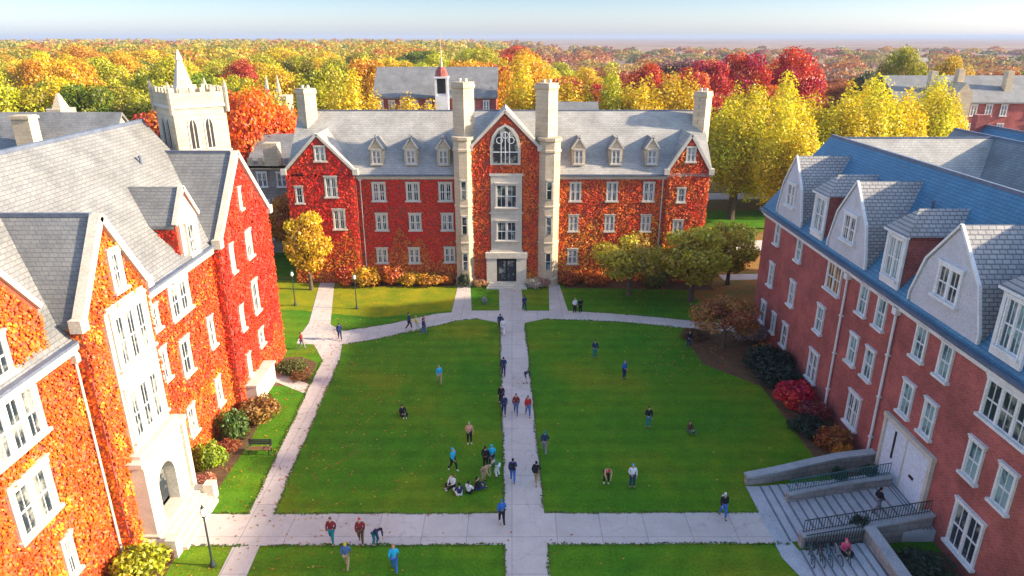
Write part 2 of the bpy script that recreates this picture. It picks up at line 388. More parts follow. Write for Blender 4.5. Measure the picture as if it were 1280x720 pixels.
def make_crown(kind, h, w, n, leaf, seed):
    """kind: round | tall | spread | shrub.  h total height, w crown width, base of trunk at z=0"""
    rng = np.random.default_rng(seed); lobes = []
    if kind == 'tall':
        for k in range(13):
            a = rng.uniform(0, 6.28); r = w * 0.30 * math.sqrt(rng.uniform(0, 1)); top = h * rng.uniform(0.72, 1.0) * (1 - 0.25 * (r / (w * 0.5)))
            zc = top * 0.62; lobes.append((math.cos(a) * r, math.sin(a) * r, zc, w * rng.uniform(0.11, 0.2), w * rng.uniform(0.11, 0.2), top - zc))
            lobes.append((math.cos(a) * r * 1.3, math.sin(a) * r * 1.3, h * rng.uniform(0.25, 0.55), w * 0.2, w * 0.2, h * 0.14))
    elif kind == 'round':
        zc = h * 0.58
        lobes.append((0, 0, zc, w * 0.40, w * 0.40, h * 0.34))
        for k in range(34):
            d = rng.normal(size=3); d /= np.linalg.norm(d); d[2] = d[2] * 0.9 + 0.12
            s = rng.uniform(0.11, 0.2)
            lobes.append((d[0] * w * 0.36, d[1] * w * 0.36, zc + d[2] * h * 0.32, w * s, w * s, w * s * 0.8))
    elif kind == 'spread':
        for k in range(30):
            a = rng.uniform(0, 6.28); r = w * 0.40 * math.sqrt(rng.uniform(0.02, 1)); s = rng.uniform(0.10, 0.19)
            z = h * (0.42 + 0.40 * rng.uniform(0, 1) * (1 - (r / (w * 0.5)) ** 2 * 0.6))
            lobes.append((math.cos(a) * r, math.sin(a) * r, z, w * s, w * s, w * s * 0.7))
    else:
        for k in range(16):
            a = rng.uniform(0, 6.28); r = w * 0.36 * math.sqrt(rng.uniform(0, 1)); s = rng.uniform(0.14, 0.26)
            z = h * (0.3 + 0.45 * rng.uniform(0, 1) * (1 - (r / (w * 0.5)) ** 2))
            lobes.append((math.cos(a) * r, math.sin(a) * r, z, w * s, w * s, min(w * s, h * 0.3)))
    P, d, k = crown_points(rng, lobes, n)
    keep = P[:, 2] > h * (0.02 if kind == 'shrub' else 0.12); P, d, k = P[keep], d[keep], k[keep]
    P += rng.normal(size=P.shape) * leaf * 0.4
    lk = rng.uniform(-1, 1, len(lobes))[k]; m = len(P)
    tint = np.stack([0.5 + 0.018 * lk + rng.normal(0, 0.012, m), np.clip(1 + 0.16 * lk + rng.normal(0, 0.2, m), 0.4, 1.7), np.clip(1 + rng.normal(0, 0.05, m), 0.6, 1.3)], 1)
    return leaves_mesh('crown', P, leaf, d, tint=tint, jitter=0.65, seed=seed), lobes
def make_trunk(h, w, lobes, seed, kind='round'):
    rng = random.Random(seed); b = MB(); r0 = 0.022 * h + 0.05
    top = (rng.uniform(-.3, .3), rng.uniform(-.3, .3), h * 0.62)
    b.tube((0, 0, -0.2), (0, 0, 0.35), r0 * 1.5, r0 * 1.05); b.tube((0, 0, 0.35), (top[0] * .4, top[1] * .4, h * 0.33), r0 * 1.05, r0 * 0.75)
    b.tube((top[0] * .4, top[1] * .4, h * 0.33), top, r0 * 0.75, r0 * 0.3)
    for lb in lobes[:: max(1, len(lobes) // 12)]:
        s = h * rng.uniform(0.25, 0.4); b.tube((top[0] * .3, top[1] * .3, s), (lb[0] * .85, lb[1] * .85, max(lb[2], s + 0.3)), r0 * 0.35, r0 * 0.09, 6)
    return b.mesh('trunk', 'bark')
PROTO = {}
def proto(key, kind, h, w, n, leaf, seed):
    c, lobes = make_crown(kind, h, w, n, leaf, seed); PROTO[key] = (c, make_trunk(h, w, lobes, seed, kind), h, w)
SPRNG = random.Random(11)
def plant(key, x, y, label, colr, group=None, h=None, w=None, name='tree', cat='tree', z=0, rot=None):
    c, t, ph, pw = PROTO[key]
    o = thing(name, label, cat, (x, y, z), group)
    sh = (h / ph) if h else 1; sw = (w / pw) if w else sh
    o.scale = (sw, sw, sh); o.rotation_euler = (0, 0, SPRNG.uniform(0, 6.28) if rot is None else rot)
    for nm, me in (('crown' if cat == 'tree' else 'foliage', c), ('trunk' if cat == 'tree' else 'stem', t)):
        k = bpy.data.objects.new(nm, me); col.objects.link(k); k.parent = o; k.color = (*colr, 1)
    return o
YEL = (0.60, 0.42, 0.012); GOLD = (0.62, 0.32, 0.012); ORG = (0.60, 0.13, 0.010); RED = (0.45, 0.03, 0.012)
YG = (0.42, 0.38, 0.015); GRN = (0.16, 0.20, 0.012); OLV = (0.30, 0.26, 0.015); DRK = (0.035, 0.06, 0.02); RUST = (0.35, 0.09, 0.02); MAUVE = (0.26, 0.13, 0.11)

def ivy(parent, face, plane, u0, u1, z0, z1, holes, colf, dens=95, leaf=0.15, seed=1, shape=None, depth=0.15, name='ivy'):
    """leafy creeper over one wall; face E (plane is X, u is Y) or S (plane is Y, u is X) or W; holes = rects left free"""
    rng = np.random.default_rng(seed); n = int((u1 - u0) * (z1 - z0) * dens)
    u = rng.uniform(u0, u1, n); z = rng.uniform(z0, z1, n)
    keep = np.ones(n, bool)
    for (a, b, c, d) in holes:
        e = rng.uniform(-0.10, 0.06, n)
        keep &= ~((u > a - e) & (u < b + e) & (z > c - e) & (z < d + e))
    bare = 0.5 + .2 * np.sin(u * 1.1 + seed * 2) + .2 * np.sin(z * 1.7 + u * .6 + seed) + .2 * np.sin(u * 3.3 - z * 2.3); keep &= ~((bare > .93) & (rng.uniform(0, 1, n) < .75))
    if shape is not None: keep &= shape(u, z)
    u, z = u[keep], z[keep]; n = len(u)
    lump = 0.5 + 0.25 * np.sin(u * 1.7 + seed) * np.cos(z * 1.3 + u * 0.4) + 0.25 * np.sin(u * 4.1 - z * 3.3)
    off = 0.03 + rng.uniform(0, 1, n) * depth * (0.4 + lump)
    if face == 'E': P = np.stack([plane + off, u, z], 1); N = np.tile([0.9, 0, 0.35], (n, 1))
    elif face == 'W': P = np.stack([plane - off, u, z], 1); N = np.tile([-0.9, 0, 0.35], (n, 1))
    else: P = np.stack([u, plane - off, z], 1); N = np.tile([0, -0.9, 0.35], (n, 1))
    C = colf(u, z, rng, n); C = C * np.clip(1 + rng.normal(0, 0.13, n), 0.5, 1.4)[:, None]
    return link(name, leaves_mesh(name, P, leaf, N, colr=C, mat='ivy_leaves', jitter=0.24, seed=seed), parent)
def blendcol(a, b, t): return np.array(a)[None] * (1 - t[:, None]) + np.array(b)[None] * t[:, None]
def wob(u, z, s=1.0, ph=0.0):
    return 0.5 + 0.22 * np.sin(u * 0.9 * s + ph + 0.6 * np.sin(z * 0.8)) + 0.18 * np.sin(z * 1.3 * s - u * 0.5 + ph) + 0.12 * np.sin(u * 2.7 * s + z * 2.1 + ph * 2)

# ================================================================== GROUND
def sheet(name, pts, z, mat):
    b = MB().poly([(x, y, z) for x, y in pts]); return tag(part(name, b, mat), None, None, kind='structure')
b = MB().poly([(-20000, -20000, 0), (20000, -20000, 0), (20000, 20000, 0), (-20000, 20000, 0)])
tag(part('ground', b, 'ground'), None, None, kind='structure')
sheet('lawn', [(-21, 8), (24, 8), (24, 76.5), (-32, 76.5), (-27, 60), (-21, 58)], 0.004, 'grass')
sheet('side_lawn', [(-70, 80), (-24.5, 77), (-24.5, 90), (-75, 98)], 0.004, 'grass')
sheet('yard_lawn', [(40, 70), (70, 70), (80, 86), (45, 85)], 0.004, 'grass')
mottled('litter', (.34, .13, .03), (.17, .14, .02), .35, .95, fine=3)
sheet('leaf_litter', [(21, 62), (40, 64), (60, 86), (20, 87), (20, 74)], 0.006, 'litter')
sheet('far_lawn', [(24, 97), (75, 99), (80, 112), (24, 110)], 0.004, 'grass')
sheet('road', [(20, 87.5), (120, 90), (120, 95), (20, 92.5)], 0.008, 'concrete')
sheet('footpath', [(25, 76), (80, 80), (80, 82), (25, 78)], 0.012, 'concrete')
sheet('yard_path', [(22, 118), (140, 124), (140, 129), (22, 123)], 0.008, 'concrete')
sheet('north_lawn', [(-30, 67.2), (-22.5, 66.6), (-14, 64.6), (-6.2, 66.6), (-6.3, 76), (-32, 76)], 0.0075, 'sunlit_grass')  # sunlit stretch of the lawn, its yellow painted into the grass
# planting beds
sheet('planting_bed', [(-21, 36.5), (-18.7, 36.5), (-18.6, 42), (-19.2, 47.3), (-20.6, 48), (-21, 48)], 0.008, 'mulch')
sheet('planting_bed', [(-20.6, 49.8), (-16.9, 50.3), (-17.2, 54.3), (-19, 55.5), (-20.6, 55.3)], 0.008, 'mulch')
sheet('planting_bed', [(-20.7, 24), (-18.3, 24), (-18.6, 30.2), (-20.7, 30.2)], 0.008, 'mulch')
sheet('planting_bed', [(-19.8, 73.9), (-6.6, 73.9), (-6.6, 75.6), (-19.8, 75.6)], 0.008, 'mulch')
sheet('planting_bed', [(6, 73.4), (23, 72.6), (23, 75.6), (6, 75.6)], 0.008, 'mulch')
sheet('planting_bed', [(20.7, 37.8), (24, 37.4), (24, 63), (16.5, 60.5), (16.8, 54), (20.5, 50)], 0.008, 'mulch')
sheet('planting_bed', [(20.6, 24), (24, 24), (24, 30.7), (20.2, 30.7)], 0.008, 'mulch')
# walks, each its own sheet a few millimetres above the one before
def arc_band(upper, lower): return upper + lower[::-1]
sheet('central_walk', [(0.35, 6), (2.6, 6), (2.05, 28.9), (1.94, 34.1), (1.29, 63.5), (1.05, 74.2), (-1.5, 74.2), (-1.25, 63.5), (-.44, 34.1), (-.34, 28.9)], 0.024, 'concrete')
sheet('cross_walk', [(-18.6, 31.15), (15.9, 31.35), (15.9, 34.05), (-18.6, 33.9)], 0.020, 'concrete')
sheet('west_walk', [(-14.9, 6), (-13.2, 6), (-14.36, 33.9), (-15.35, 54.8), (-15.9, 58.2), (-18.6, 58.2), (-16.85, 54.8), (-15.85, 33.9)], 0.016, 'concrete')
sheet('north_walk', [(-20.4, 60.3), (-20.2, 58.3), (-16.2, 57.8), (-12.5, 59.4), (-9, 61.6), (-5.7, 63.6), (-3.5, 64.3), (-1.2, 63.2), (1.3, 63.2), (3.2, 64.2), (7, 63.9), (12, 63.2), (19.2, 61.3), (22, 60.9),
                     (22, 62.8), (19.4, 63.5), (12, 65.4), (6.3, 66.4), (0, 66.5), (-4, 66.5), (-8, 65.6), (-12, 63.1), (-16.5, 61.2), (-18.2, 62.8)], 0.012, 'concrete')
sheet('northwest_walk', [(-20.4, 60.2), (-17.2, 60.9), (-18.2, 63), (-20.5, 73.9), (-21.2, 78.5), (-22.9, 78.5), (-22.25, 73.9), (-20.4, 63.2)], 0.028, 'concrete')
sheet('tower_walk', [(-6.3, 65.6), (-4.2, 66.0), (-4.9, 75.2), (-6.25, 75.2)], 0.028, 'concrete')
sheet('tower_walk', [(3.9, 66.0), (5.9, 66.0), (5.45, 75.2), (4.3, 75.2)], 0.028, 'concrete')
sheet('side_walk', [(-20.6, 51.3), (-16.4, 48.5), (-16.4, 50.0), (-20.6, 52.8)], 0.018, 'concrete')

# ================================================================== roofs and walls
def gable_roof(b, axis, c, hw, e0, e1, ze, zr, th=0.28, over=0.35):
    """roof solid over a block. axis 'Y': ridge runs along Y at x=c; 'X': ridge along X at y=c"""
    sl = (zr - ze) / hw; o = over
    sec = [(-hw - o, ze - sl * o), (0, zr), (hw + o, ze - sl * o), (hw + o, ze - sl * o + th), (0, zr + th * 1.25), (-hw - o, ze - sl * o + th)]
    if axis == 'Y': b.prism([(c + u, e0, z) for u, z in sec], [(c + u, e1, z) for u, z in sec])
    else: b.prism([(e0, c + u, z) for u, z in sec], [(e1, c + u, z) for u, z in sec])
def gable_block(b, axis, c, hw, e0, e1, ze, zr, z0=0):
    sec = [(-hw, z0), (hw, z0), (hw, ze), (0, zr), (-hw, ze)]
    if axis == 'Y': b.prism([(c + u, e0, z) for u, z in sec], [(c + u, e1, z) for u, z in sec])
    else: b.prism([(e0, c + u, z) for u, z in sec], [(e1, c + u, z) for u, z in sec])
def coping(b, face, plane, c, hw, ze, zr, w=0.34, h=0.5, kneel=True):
    """stone capping up both rakes of a gable"""
    f = (lambda u, z: (plane, u, z)) if face in 'EW' else (lambda u, z: (u, plane, z))
    n = (1, 0, 0) if face in 'EW' else (0, 1, 0)
    b.beam(f(c - hw, ze), f(c, zr), h, w, up=n); b.beam(f(c + hw, ze), f(c, zr), h, w, up=n)
    if kneel:
        for s in (-1, 1):
            x, y, z = f(c + s * hw, ze); b.box(x - .3, x + .3, y - .3, y + .3, z - 0.35, z + 0.3)

# ================================================================== LEFT HALL
hall = thing('ivy_hall', 'long left hall under bright orange ivy with white stone portal', 'building', (-27.5, 35, 0))
EX, RX = -21.2, -27.5
b = MB(); b.prism([(EX, 14, 0), (-33.8, 14, 0), (-33.8, 14, 13.3), (RX, 14, 20.75), (EX, 14, 13.3)], [(EX, 51.8, 0), (-33.8, 51.8, 0), (-33.8, 51.8, 13.3), (RX, 51.8, 20.75), (EX, 51.8, 13.3)])
part('wall', b, 'old_brick', hall)
b = MB(); gable_block(b, 'X', 33.0, 3.1, -22.4, -20.62, 14.0, 18.3); part('gable_wall', b, 'old_brick', hall)
b = MB(); gable_block(b, 'X', 51.0, 5.15, -34, -20.6, 13.3, 18.6); part('wing_wall', b, 'old_brick', hall)
b = MB(); gable_roof(b, 'Y', RX, 6.3, 13.9, 51.95, 13.35, 20.85); part('roof', b, 'slate', hall)
b = MB(); gable_roof(b, 'X', 33.0, 3.1, -26.6, -20.75, 14.0, 18.35, over=0.1); part('gable_roof', b, 'slate', hall)
b = MB(); gable_roof(b, 'X', 51.0, 5.15, -34, -20.75, 13.3, 18.62, over=0.15); part('wing_roof', b, 'slate', hall)
b = MB(); b.box(RX - .14, RX + .14, 13.9, 51.9, 21.05, 21.28); b.box(-26.2, -20.9, 32.9, 33.1, 18.62, 18.82); b.box(-29.5, -20.9, 50.9, 51.1, 18.9, 19.1)
part('ridge_cap', b, 'lead', hall)
b = MB(); coping(b, 'E', -20.6, 33.0, 3.15, 14.15, 18.65, 0.5, 0.42); part('gable_coping', b, 'trim_stone', hall)
b = MB(); coping(b, 'E', -20.55, 51.0, 5.2, 13.45, 18.95, 0.45, 0.38); part('gable_coping', b, 'trim_stone', hall)
for y0, y1 in ((14, 29.8), (36.2, 45.8)):
    b = MB(); b.box(EX, EX + 0.42, y0, y1, 12.95, 13.25); b.box(EX, EX + 0.3, y0, y1, 12.75, 12.95); part('cornice', b, 'trim_stone', hall)
    part('gutter', MB().box(EX + .18, EX + 0.52, y0 + .05, y1 - .1, 13.25, 13.40), 'lead', hall)
for x, y in ((-23.6, 38.2), (-24.6, 20.5), (-25.5, 47.0)):
    zz = 13.35 + (-21.2 - x) * 1.19; b = MB(); b.lathe(x, y, [(.09, zz), (.09, zz + .75), (.15, zz + .76), (.12, zz + .9)], 8); part('roof_vent', b, 'lead', hall)
# windows
LW = []
def lwin(y, z, w, h, lights=1, plane=EX, sw=0.2, **k):
    window(hall, plane, y, z, 'E', w, h, lights, sw, 'trim_stone', **k); LW.append((plane, y - w / 2 - .14, y + w / 2 + .14, z - h / 2 - .2, z + h / 2 + .3))
lwin(25.3, 11.5, 3.2, 2.3, 3, sw=0.3); lwin(25.1, 7.7, 2.6, 2.3, 2, sw=0.35); lwin(26.2, 3.7, 0.8, 1.9)
lwin(18.5, 11.5, 3.2, 2.3, 3, sw=0.3); lwin(18.5, 7.7, 2.6, 2.3, 2, sw=0.35); lwin(21.5, 3.7, 0.9, 1.9)
lwin(33.6, 15.55, 1.15, 1.9, 1, plane=-20.62, sw=0.3)
lwin(33.7, 12.0, 3.5, 2.7, 3, plane=-20.5, sw=0.42); lwin(33.6, 7.75, 3.6, 2.7, 3, plane=-20.5, sw=0.42)
lwin(40.5, 11.35, 2.7, 1.9, 2, sw=0.38); lwin(37.3, 11.35, 0.85, 1.3); lwin(37.3, 8.3, 0.95, 1.9); lwin(40.0, 7.5, 1.35, 2.2, sw=0.24)
lwin(43.9, 7.5, 0.95, 2.0); lwin(43.6, 3.0, 0.95, 1.9); lwin(39.3, 3.2, 1.1, 1.8)
lwin(47.7, 11.7, 0.75, 1.9, plane=-20.6); lwin(47.9, 6.9, 0.75, 1.7, plane=-20.6); lwin(48.0, 2.9, 0.75, 1.6, plane=-20.6)
lwin(51.1, 11.8, 1.25, 1.9, plane=-20.6); lwin(51.0, 7.45, 1.25, 2.4, plane=-20.6, sw=0.24); lwin(51.0, 3.9, 1.1, 1.2, plane=-20.6)
lwin(50.6, 15.5, 0.55, 1.4, plane=-20.6, cross=0)
# pale stone bay between and around the stacked windows
b = MB()
for z0, z1 in ((9.35, 10.35), (5.5, 6.2), (13.75, 14.1)): b.box(-20.7, -20.46, 31.85, 35.5, z0, z1)
for y in (31.75, 35.45): b.box(-20.7, -20.44, y - .16, y + .16, 5.6, 13.9)
part('stone_bay', b, 'trim_stone', hall)
# portal
b = MB()
Y0, Y1, ZT = 31.0, 36.0, 5.3; cx = 33.3
xf, xb = -19.95, -20.9
sec = [(Y0, 0.0), (cx - 0.95, 0.0), (cx - 0.95, 2.9)]
for k in range(1, 10):
    t = math.pi - k * math.pi / 10; sec.append((cx + 0.95 * math.cos(t), 2.9 + 1.15 * math.sin(t)))
sec += [(cx + 0.95, 2.9), (cx + 0.95, 0.0), (Y1, 0.0), (Y1, ZT), (Y0, ZT)]
b.prism([(xb, y, z) for y, z in sec], [(xf, y, z) for y, z in sec])
b.box(xb, xf + .2, Y0 - .15, Y1 + .15, ZT, ZT + .28); b.box(xb, xf - .05, Y0 + .3, Y1 - .3, ZT + .28, ZT + .5)
b.box(xf, xf + .12, Y0 + .5, Y1 - .5, 4.45, 4.6)
b.box(xf, xf + .18, Y0, Y0 + .45, 0, ZT); b.box(xf, xf + .18, Y1 - .45, Y1, 0, ZT)
pt = part('portal', b, 'trim_stone', hall)
b = MB(); b.box(-20.72, -20.62, cx - 1.0, cx + 1.0, 0.9, 4.2).mat(1)
for y in (cx - .5, cx + .5): b.box(-20.62, -20.58, y - .36, y + .36, 1.2, 3.3)
b.mat(0).box(-20.62, -20.55, cx - .06, cx + .06, .9, 4.1)
dr = part('door', b, ['wood', 'glass'], pt)
# portal lettering is a shallow frieze with no legible words
# steps on the left
b = MB()
b.box(-20.6, -19.6, 30.8, 35.2, 0, 0.95)
for k in range(4): b.box(-19.6 + k * .36, -19.24 + k * .36, 30.8 + k * .02, 35.2 - k * .02, 0, 0.76 - k * 0.19)
part('steps', b, 'trim_stone', hall)
for y in (30.5, 35.45):
    b = MB(); b.box(-20.4, -18.5, y - .22, y + .22, 0, 0.85); b.box(-19.0, -18.4, y - .3, y + .3, 0, 1.15); part('step_wall', b, 'trim_stone', hall)
# gabled dormers of the left roof
def ivy_dormer(yc, hw, z0, ze, zr, back, glasscount=1):
    f = -21.35
    b = MB(); b.prism([(f, yc - hw, z0), (f, yc + hw, z0), (f, yc + hw, ze), (f, yc, zr), (f, yc - hw, ze)],
                      [(back, yc - hw, z0), (back, yc + hw, z0), (back, yc + hw, ze), (back, yc, zr), (back, yc - hw, ze)])
    d = part('dormer', b, 'old_brick', hall)
    b = MB(); gable_roof(b, 'X', yc, hw, back, f - .1, ze, zr, th=0.2, over=0.12); link('dormer_roof', b.mesh('dormer_roof', 'slate'), d)
    b = MB(); coping(b, 'E', f + .03, yc, hw + .1, ze + .1, zr + .25, 0.3, 0.26, False)
    link('dormer_coping', b.mesh('dormer_coping', 'trim_stone'), d)
    return d
d = ivy_dormer(43.5, 1.55, 12.9, 15.7, 17.7, -26.0)
b = MB(); b.box(-21.37, -21.22, 42.25, 44.75, 13.0, 15.9); b.prism([(-21.37, 42.25, 15.9), (-21.37, 44.75, 15.9), (-21.37, 43.5, 17.35)], [(-21.25, 42.25, 15.9), (-21.25, 44.75, 15.9), (-21.25, 43.5, 17.35)])
link('stone_front', b.mesh('stone_front', 'trim_stone'), d)
w_ = window(hall, -21.2, 43.4, 14.5, 'E', 1.2, 1.9, 1, 0.18)
d2 = ivy_dormer(26.4, 2.1, 12.9, 15.5, 18.0, -26.0)
w_ = window(hall, -21.35, 25.6, 14.5, 'E', 1.1, 1.6, 1, 0.18)
# downpipes
for y in (29.6, 37.0 - .45):
    b = MB(); b.tube((EX + .2, y, 0.1), (EX + .2, y, 12.9), .07, .07, 6); b.box(EX + .05, EX + .38, y - .17, y + .17, 12.3, 12.75); part('downpipe', b, 'trim_stone', hall)
# ivy
def lcol(u, z, rng, n):
    t = np.clip(wob(u, z, 1.0, 0.3) * 1.1 + rng.normal(0, 0.16, n) - 0.05, 0, 1)
    c = blendcol((0.70, 0.19, 0.010), (0.66, 0.085, 0.010), t)
    y = (wob(u, z, 1.6, 2.1) > 0.80) | (rng.uniform(0, 1, n) < 0.06); c[y] = (0.74, 0.30, 0.02)
    r = np.clip((u - 34) / 6, 0, 1) * np.clip((z - 3.5) / 4, 0, 1) * (rng.uniform(0, 1, n) < 0.55); c[r > 0.3] = (0.62, 0.05, 0.010)
    g = rng.uniform(0, 1, n) < 0.03; c[g] = (0.22, 0.2, 0.02)
    return c
def rcol(u, z, rng, n):
    t = np.clip(wob(u, z, 1.0, 1.0) + rng.normal(0, 0.15, n), 0, 1); c = blendcol((0.64, 0.024, 0.010), (0.66, 0.065, 0.010), t * 0.8)
    y = (z < 3.2 + 0.8 * np.sin(u * 2)) & (rng.uniform(0, 1, n) < 0.55); c[y] = (0.60, 0.14, 0.015); return c
H = [(a, b_, c, d_) for p, a, b_, c, d_ in LW if p == EX]
Hg = [(a, b_, c, d_) for p, a, b_, c, d_ in LW if p > -20.55 or p == -20.62]
Hw = [(a, b_, c, d_) for p, a, b_, c, d_ in LW if p == -20.6]
ivy(hall, 'E', EX, 16, 29.85, 0.2, 12.75, H, lcol, seed=2)
ivy(hall, 'E', EX, 36.15, 45.85, 0.2, 12.75, H, lcol, seed=3)
ivy(hall, 'E', -20.62, 29.95, 36.05, 5.3, 18.0, Hg + [(31.6, 35.6, 5.4, 13.9)], lcol, seed=4, shape=lambda u, z: z < 18.2 - np.abs(u - 33) * 1.42)
ivy(hall, 'E', -20.62, 29.95, 31.0, 0.2, 5.4, [], lcol, seed=5)
ivy(hall, 'E', -20.6, 45.9, 56.1, 0.1, 18.3, Hw + [(46.6, 51, 0, 1.9)], rcol, seed=6, shape=lambda u, z: z < 18.4 - np.abs(u - 51) * 1.03)
ivy(hall, 'S', 29.9, -21.2, -20.6, 0.2, 14, [], lcol, seed=7)
ivy(hall, 'S', 45.9, -21.2, -20.6, 0.2, 13, [], rcol, seed=8)
def dcol(u, z, rng, n): return rcol(u, z + 5, rng, n)
rng0 = None
ivy(hall, 'S', 41.95, -23.3, -21.3, 13.2, 15.5, [], dcol, seed=9, shape=lambda u, z: z > 13.4 + (-21.2 - u) * 1.19, depth=0.1)
ivy(hall, 'E', -21.35, 24.3, 28.5, 12.9, 17.6, [(24.9, 26.3, 13.5, 15.7)], lcol, seed=10, shape=lambda u, z: z < 17.7 - np.abs(u - 26.4) * 1.19)
# entrance forecourt wall at the foot of the wing
b = MB(); b.box(-20.6, -19.7, 46.7, 50.9, 0, 1.7); b.box(-20.6, -19.6, 46.6, 51.0, 1.7, 1.85)
tag(part('light_well', b, 'trim_stone'), 'low pale stone light well against the foot of the red ivy wing', 'stone wall')

# stone tower, turned on its corner
tw = thing('stone_tower', 'square cream stone tower with crenellated parapet and pointed spire behind the left hall', 'tower', (-25.0, 51.6, 0))
e1 = Vector((.731, .682, 0)); e2 = Vector((-.682, .731, 0)); c0 = Vector((-25.0, 51.7, 0)); SW_, SD = 3.9, 3.9
q = lambda a, b_, z: tuple(c0 + e1 * a + e2 * b_ + Vector((0, 0, z)))
def tbox(b, a0, a1, b0, b1, z0, z1): b.prism([q(a0, b0, z0), q(a1, b0, z0), q(a1, b1, z0), q(a0, b1, z0)], [q(a0, b0, z1), q(a1, b0, z1), q(a1, b1, z1), q(a0, b1, z1)])
b = MB(); tbox(b, 0, SW_, 0, SD, 0, 22.0); part('tower_wall', b, 'stone', tw)
b = MB(); tbox(b, -.12, SW_ + .12, -.12, SD + .12, 22.0, 22.25); part('cornice', b, 'trim_stone', tw)
b = MB(); tbox(b, -.08, SW_ + .08, -.08, SD + .08, 18.6, 18.75); part('string_course', b, 'trim_stone', tw)
b = MB(); W2 = .28
tbox(b, -.1, SW_ + .1, -.1, -.1 + W2, 22.25, 23.1); tbox(b, -.1, SW_ + .1, SD + .1 - W2, SD + .1, 22.25, 23.1)
tbox(b, -.1, -.1 + W2, -.1 + W2, SD + .1 - W2, 22.25, 23.1); tbox(b, SW_ + .1 - W2, SW_ + .1, -.1 + W2, SD + .1 - W2, 22.25, 23.1)
for k in range(6):
    a = -.1 + k * (SW_ + .2 - .38) / 5; tbox(b, a, a + .38, -.1, -.1 + W2, 23.1, 23.45); tbox(b, a, a + .38, SD + .1 - W2, SD + .1, 23.1, 23.45)
for k in range(1, 5):
    a = -.1 + k * (SD + .2 - .38) / 5; tbox(b, -.1, -.1 + W2, a, a + .38, 23.1, 23.45); tbox(b, SW_ + .1 - W2, SW_ + .1, a, a + .38, 23.1, 23.45)
part('parapet', b, 'stone', tw)
for a, d_ in ((-.1, -.1), (SW_ + .1, -.1), (-.1, SD + .1), (SW_ + .1, SD + .1)):
    b = MB(); x, y, _ = q(a, d_, 0); b.lathe(x, y, [(.16, 21.6), (.17, 23.3), (.19, 23.4), (.02, 23.95)], 6); part('pinnacle', b, 'stone', tw)
b = MB(); x, y, _ = q(SW_ * .42, SD * .5, 0); b.lathe(x, y, [(.8, 22.6), (.8, 23.3), (.68, 23.5), (.22, 25.3), (.28, 25.4), (.05, 26.1)], 6, 0.3); part('spire', b, 'trim_stone', tw)
def tower_lancet(a, side):
    s = MB(); w2, z0, z1 = .26, 19.0, 21.2
    f = (lambda u, z, o: q(u, -o, z)) if side == 0 else (lambda u, z, o: q(-o, u, z))
    prof = [(-w2, z0), (w2, z0), (w2, z1 - .5), (w2 * .6, z1 - .15), (0, z1), (-w2 * .6, z1 - .15), (-w2, z1 - .5)]
    big = [(u * 1.45, z0 - .12 if z == z0 else z + .14) for u, z in prof]
    s.mat(1).prism([f(a + u, z, -.05) for u, z in big], [f(a + u, z, .05) for u, z in big])
    s.mat(0).prism([f(a + u, z, -.02) for u, z in prof], [f(a + u, z, .062) for u, z in prof])
    s.mat(1).prism([f(a + u, z, .0) for u, z in [(-.03, z0), (.03, z0), (.03, z1), (-.03, z1)]], [f(a + u, z, .09) for u, z in [(-.03, z0), (.03, z0), (.03, z1), (-.03, z1)]])
    part('lancet_window', s, ['dark_hollow', 'trim_stone'], tw)
tower_lancet(1.25, 0); tower_lancet(2.45, 0); tower_lancet(1.5, 1); tower_lancet(2.6, 1)

# ================================================================== MAIN HALL
mh = thing('ivy_hall', 'wide red ivy hall with twin turrets across the far end of the lawn', 'building', (-1, 79, 0))
FY = 75.5
b = MB(); gable_block(b, 'X', 82.0, 6.5, -24.6, 21.9, 12.8, 18.5); part('wall', b, 'old_brick', mh)
b = MB(); gable_roof(b, 'X', 82.0, 6.5, -24.9, 22.2, 12.85, 18.6, over=0.4); part('roof', b, 'pale_slate', mh)
b = MB(); b.box(-24.9, 22.2, 81.9, 82.1, 18.85, 19.0); part('ridge_cap', b, 'lead', mh)
def cross_gable(c, hw, f, ze, zr, back, nm):
    b = MB(); gable_block(b, 'Y', c, hw, f, back, ze, zr); w = part(nm + '_wall', b, 'old_brick', mh)
    b = MB(); gable_roof(b, 'Y', c, hw, f + .12, back, ze, zr + .05, th=.25, over=.2); part(nm + '_roof', b, 'pale_slate', mh)
    b = MB(); coping(b, 'S', f, c, hw + .1, ze + .15, zr + .32, .4, .3); part(nm + '_coping', b, 'trim_stone', mh)
cross_gable(-21.2, 3.85, 75.1, 12.9, 16.8, 81.3, 'west_gable'.replace('west_', 'side_'))
cross_gable(19.55, 2.35, 75.2, 12.9, 16.7, 81.3, 'side_gable')
cross_gable(-0.75, 3.7, 74.6, 15.6, 19.3, 82.0, 'centre_gable')
for x0, x1 in ((-17.3, -6.4), (5.2, 17.2)):
    b = MB(); b.box(x0, x1, FY - .32, FY, 12.35, 12.65); b.box(x0, x1, FY - .18, FY, 12.15, 12.35); part('cornice', b, 'trim_stone', mh)
    part('gutter', MB().box(x0, x1, FY - .52, FY - .3, 12.55, 12.7), 'lead', mh)
MW = []
def mwin(x, z, w, h, lights=2, plane=FY, sw=0.17, mat='trim_stone', **k):
    window(mh, x, plane, z, 'S', w, h, lights, sw, mat, **k); MW.append((plane, x - w / 2 - .1, x + w / 2 + .1, z - h / 2 - .16, z + h / 2 + .28))
for x in (-14.9, -11.1, -7.45):
    mwin(x, 10.7, 1.55, 1.95, arch=True); mwin(x + .1, 7.2, 1.4, 1.75)
mwin(-7.2, 3.3, 1.3, 1.6); mwin(-11.3, 3.2, 1.3, 1.6); mwin(-15, 3.2, 1.3, 1.6)
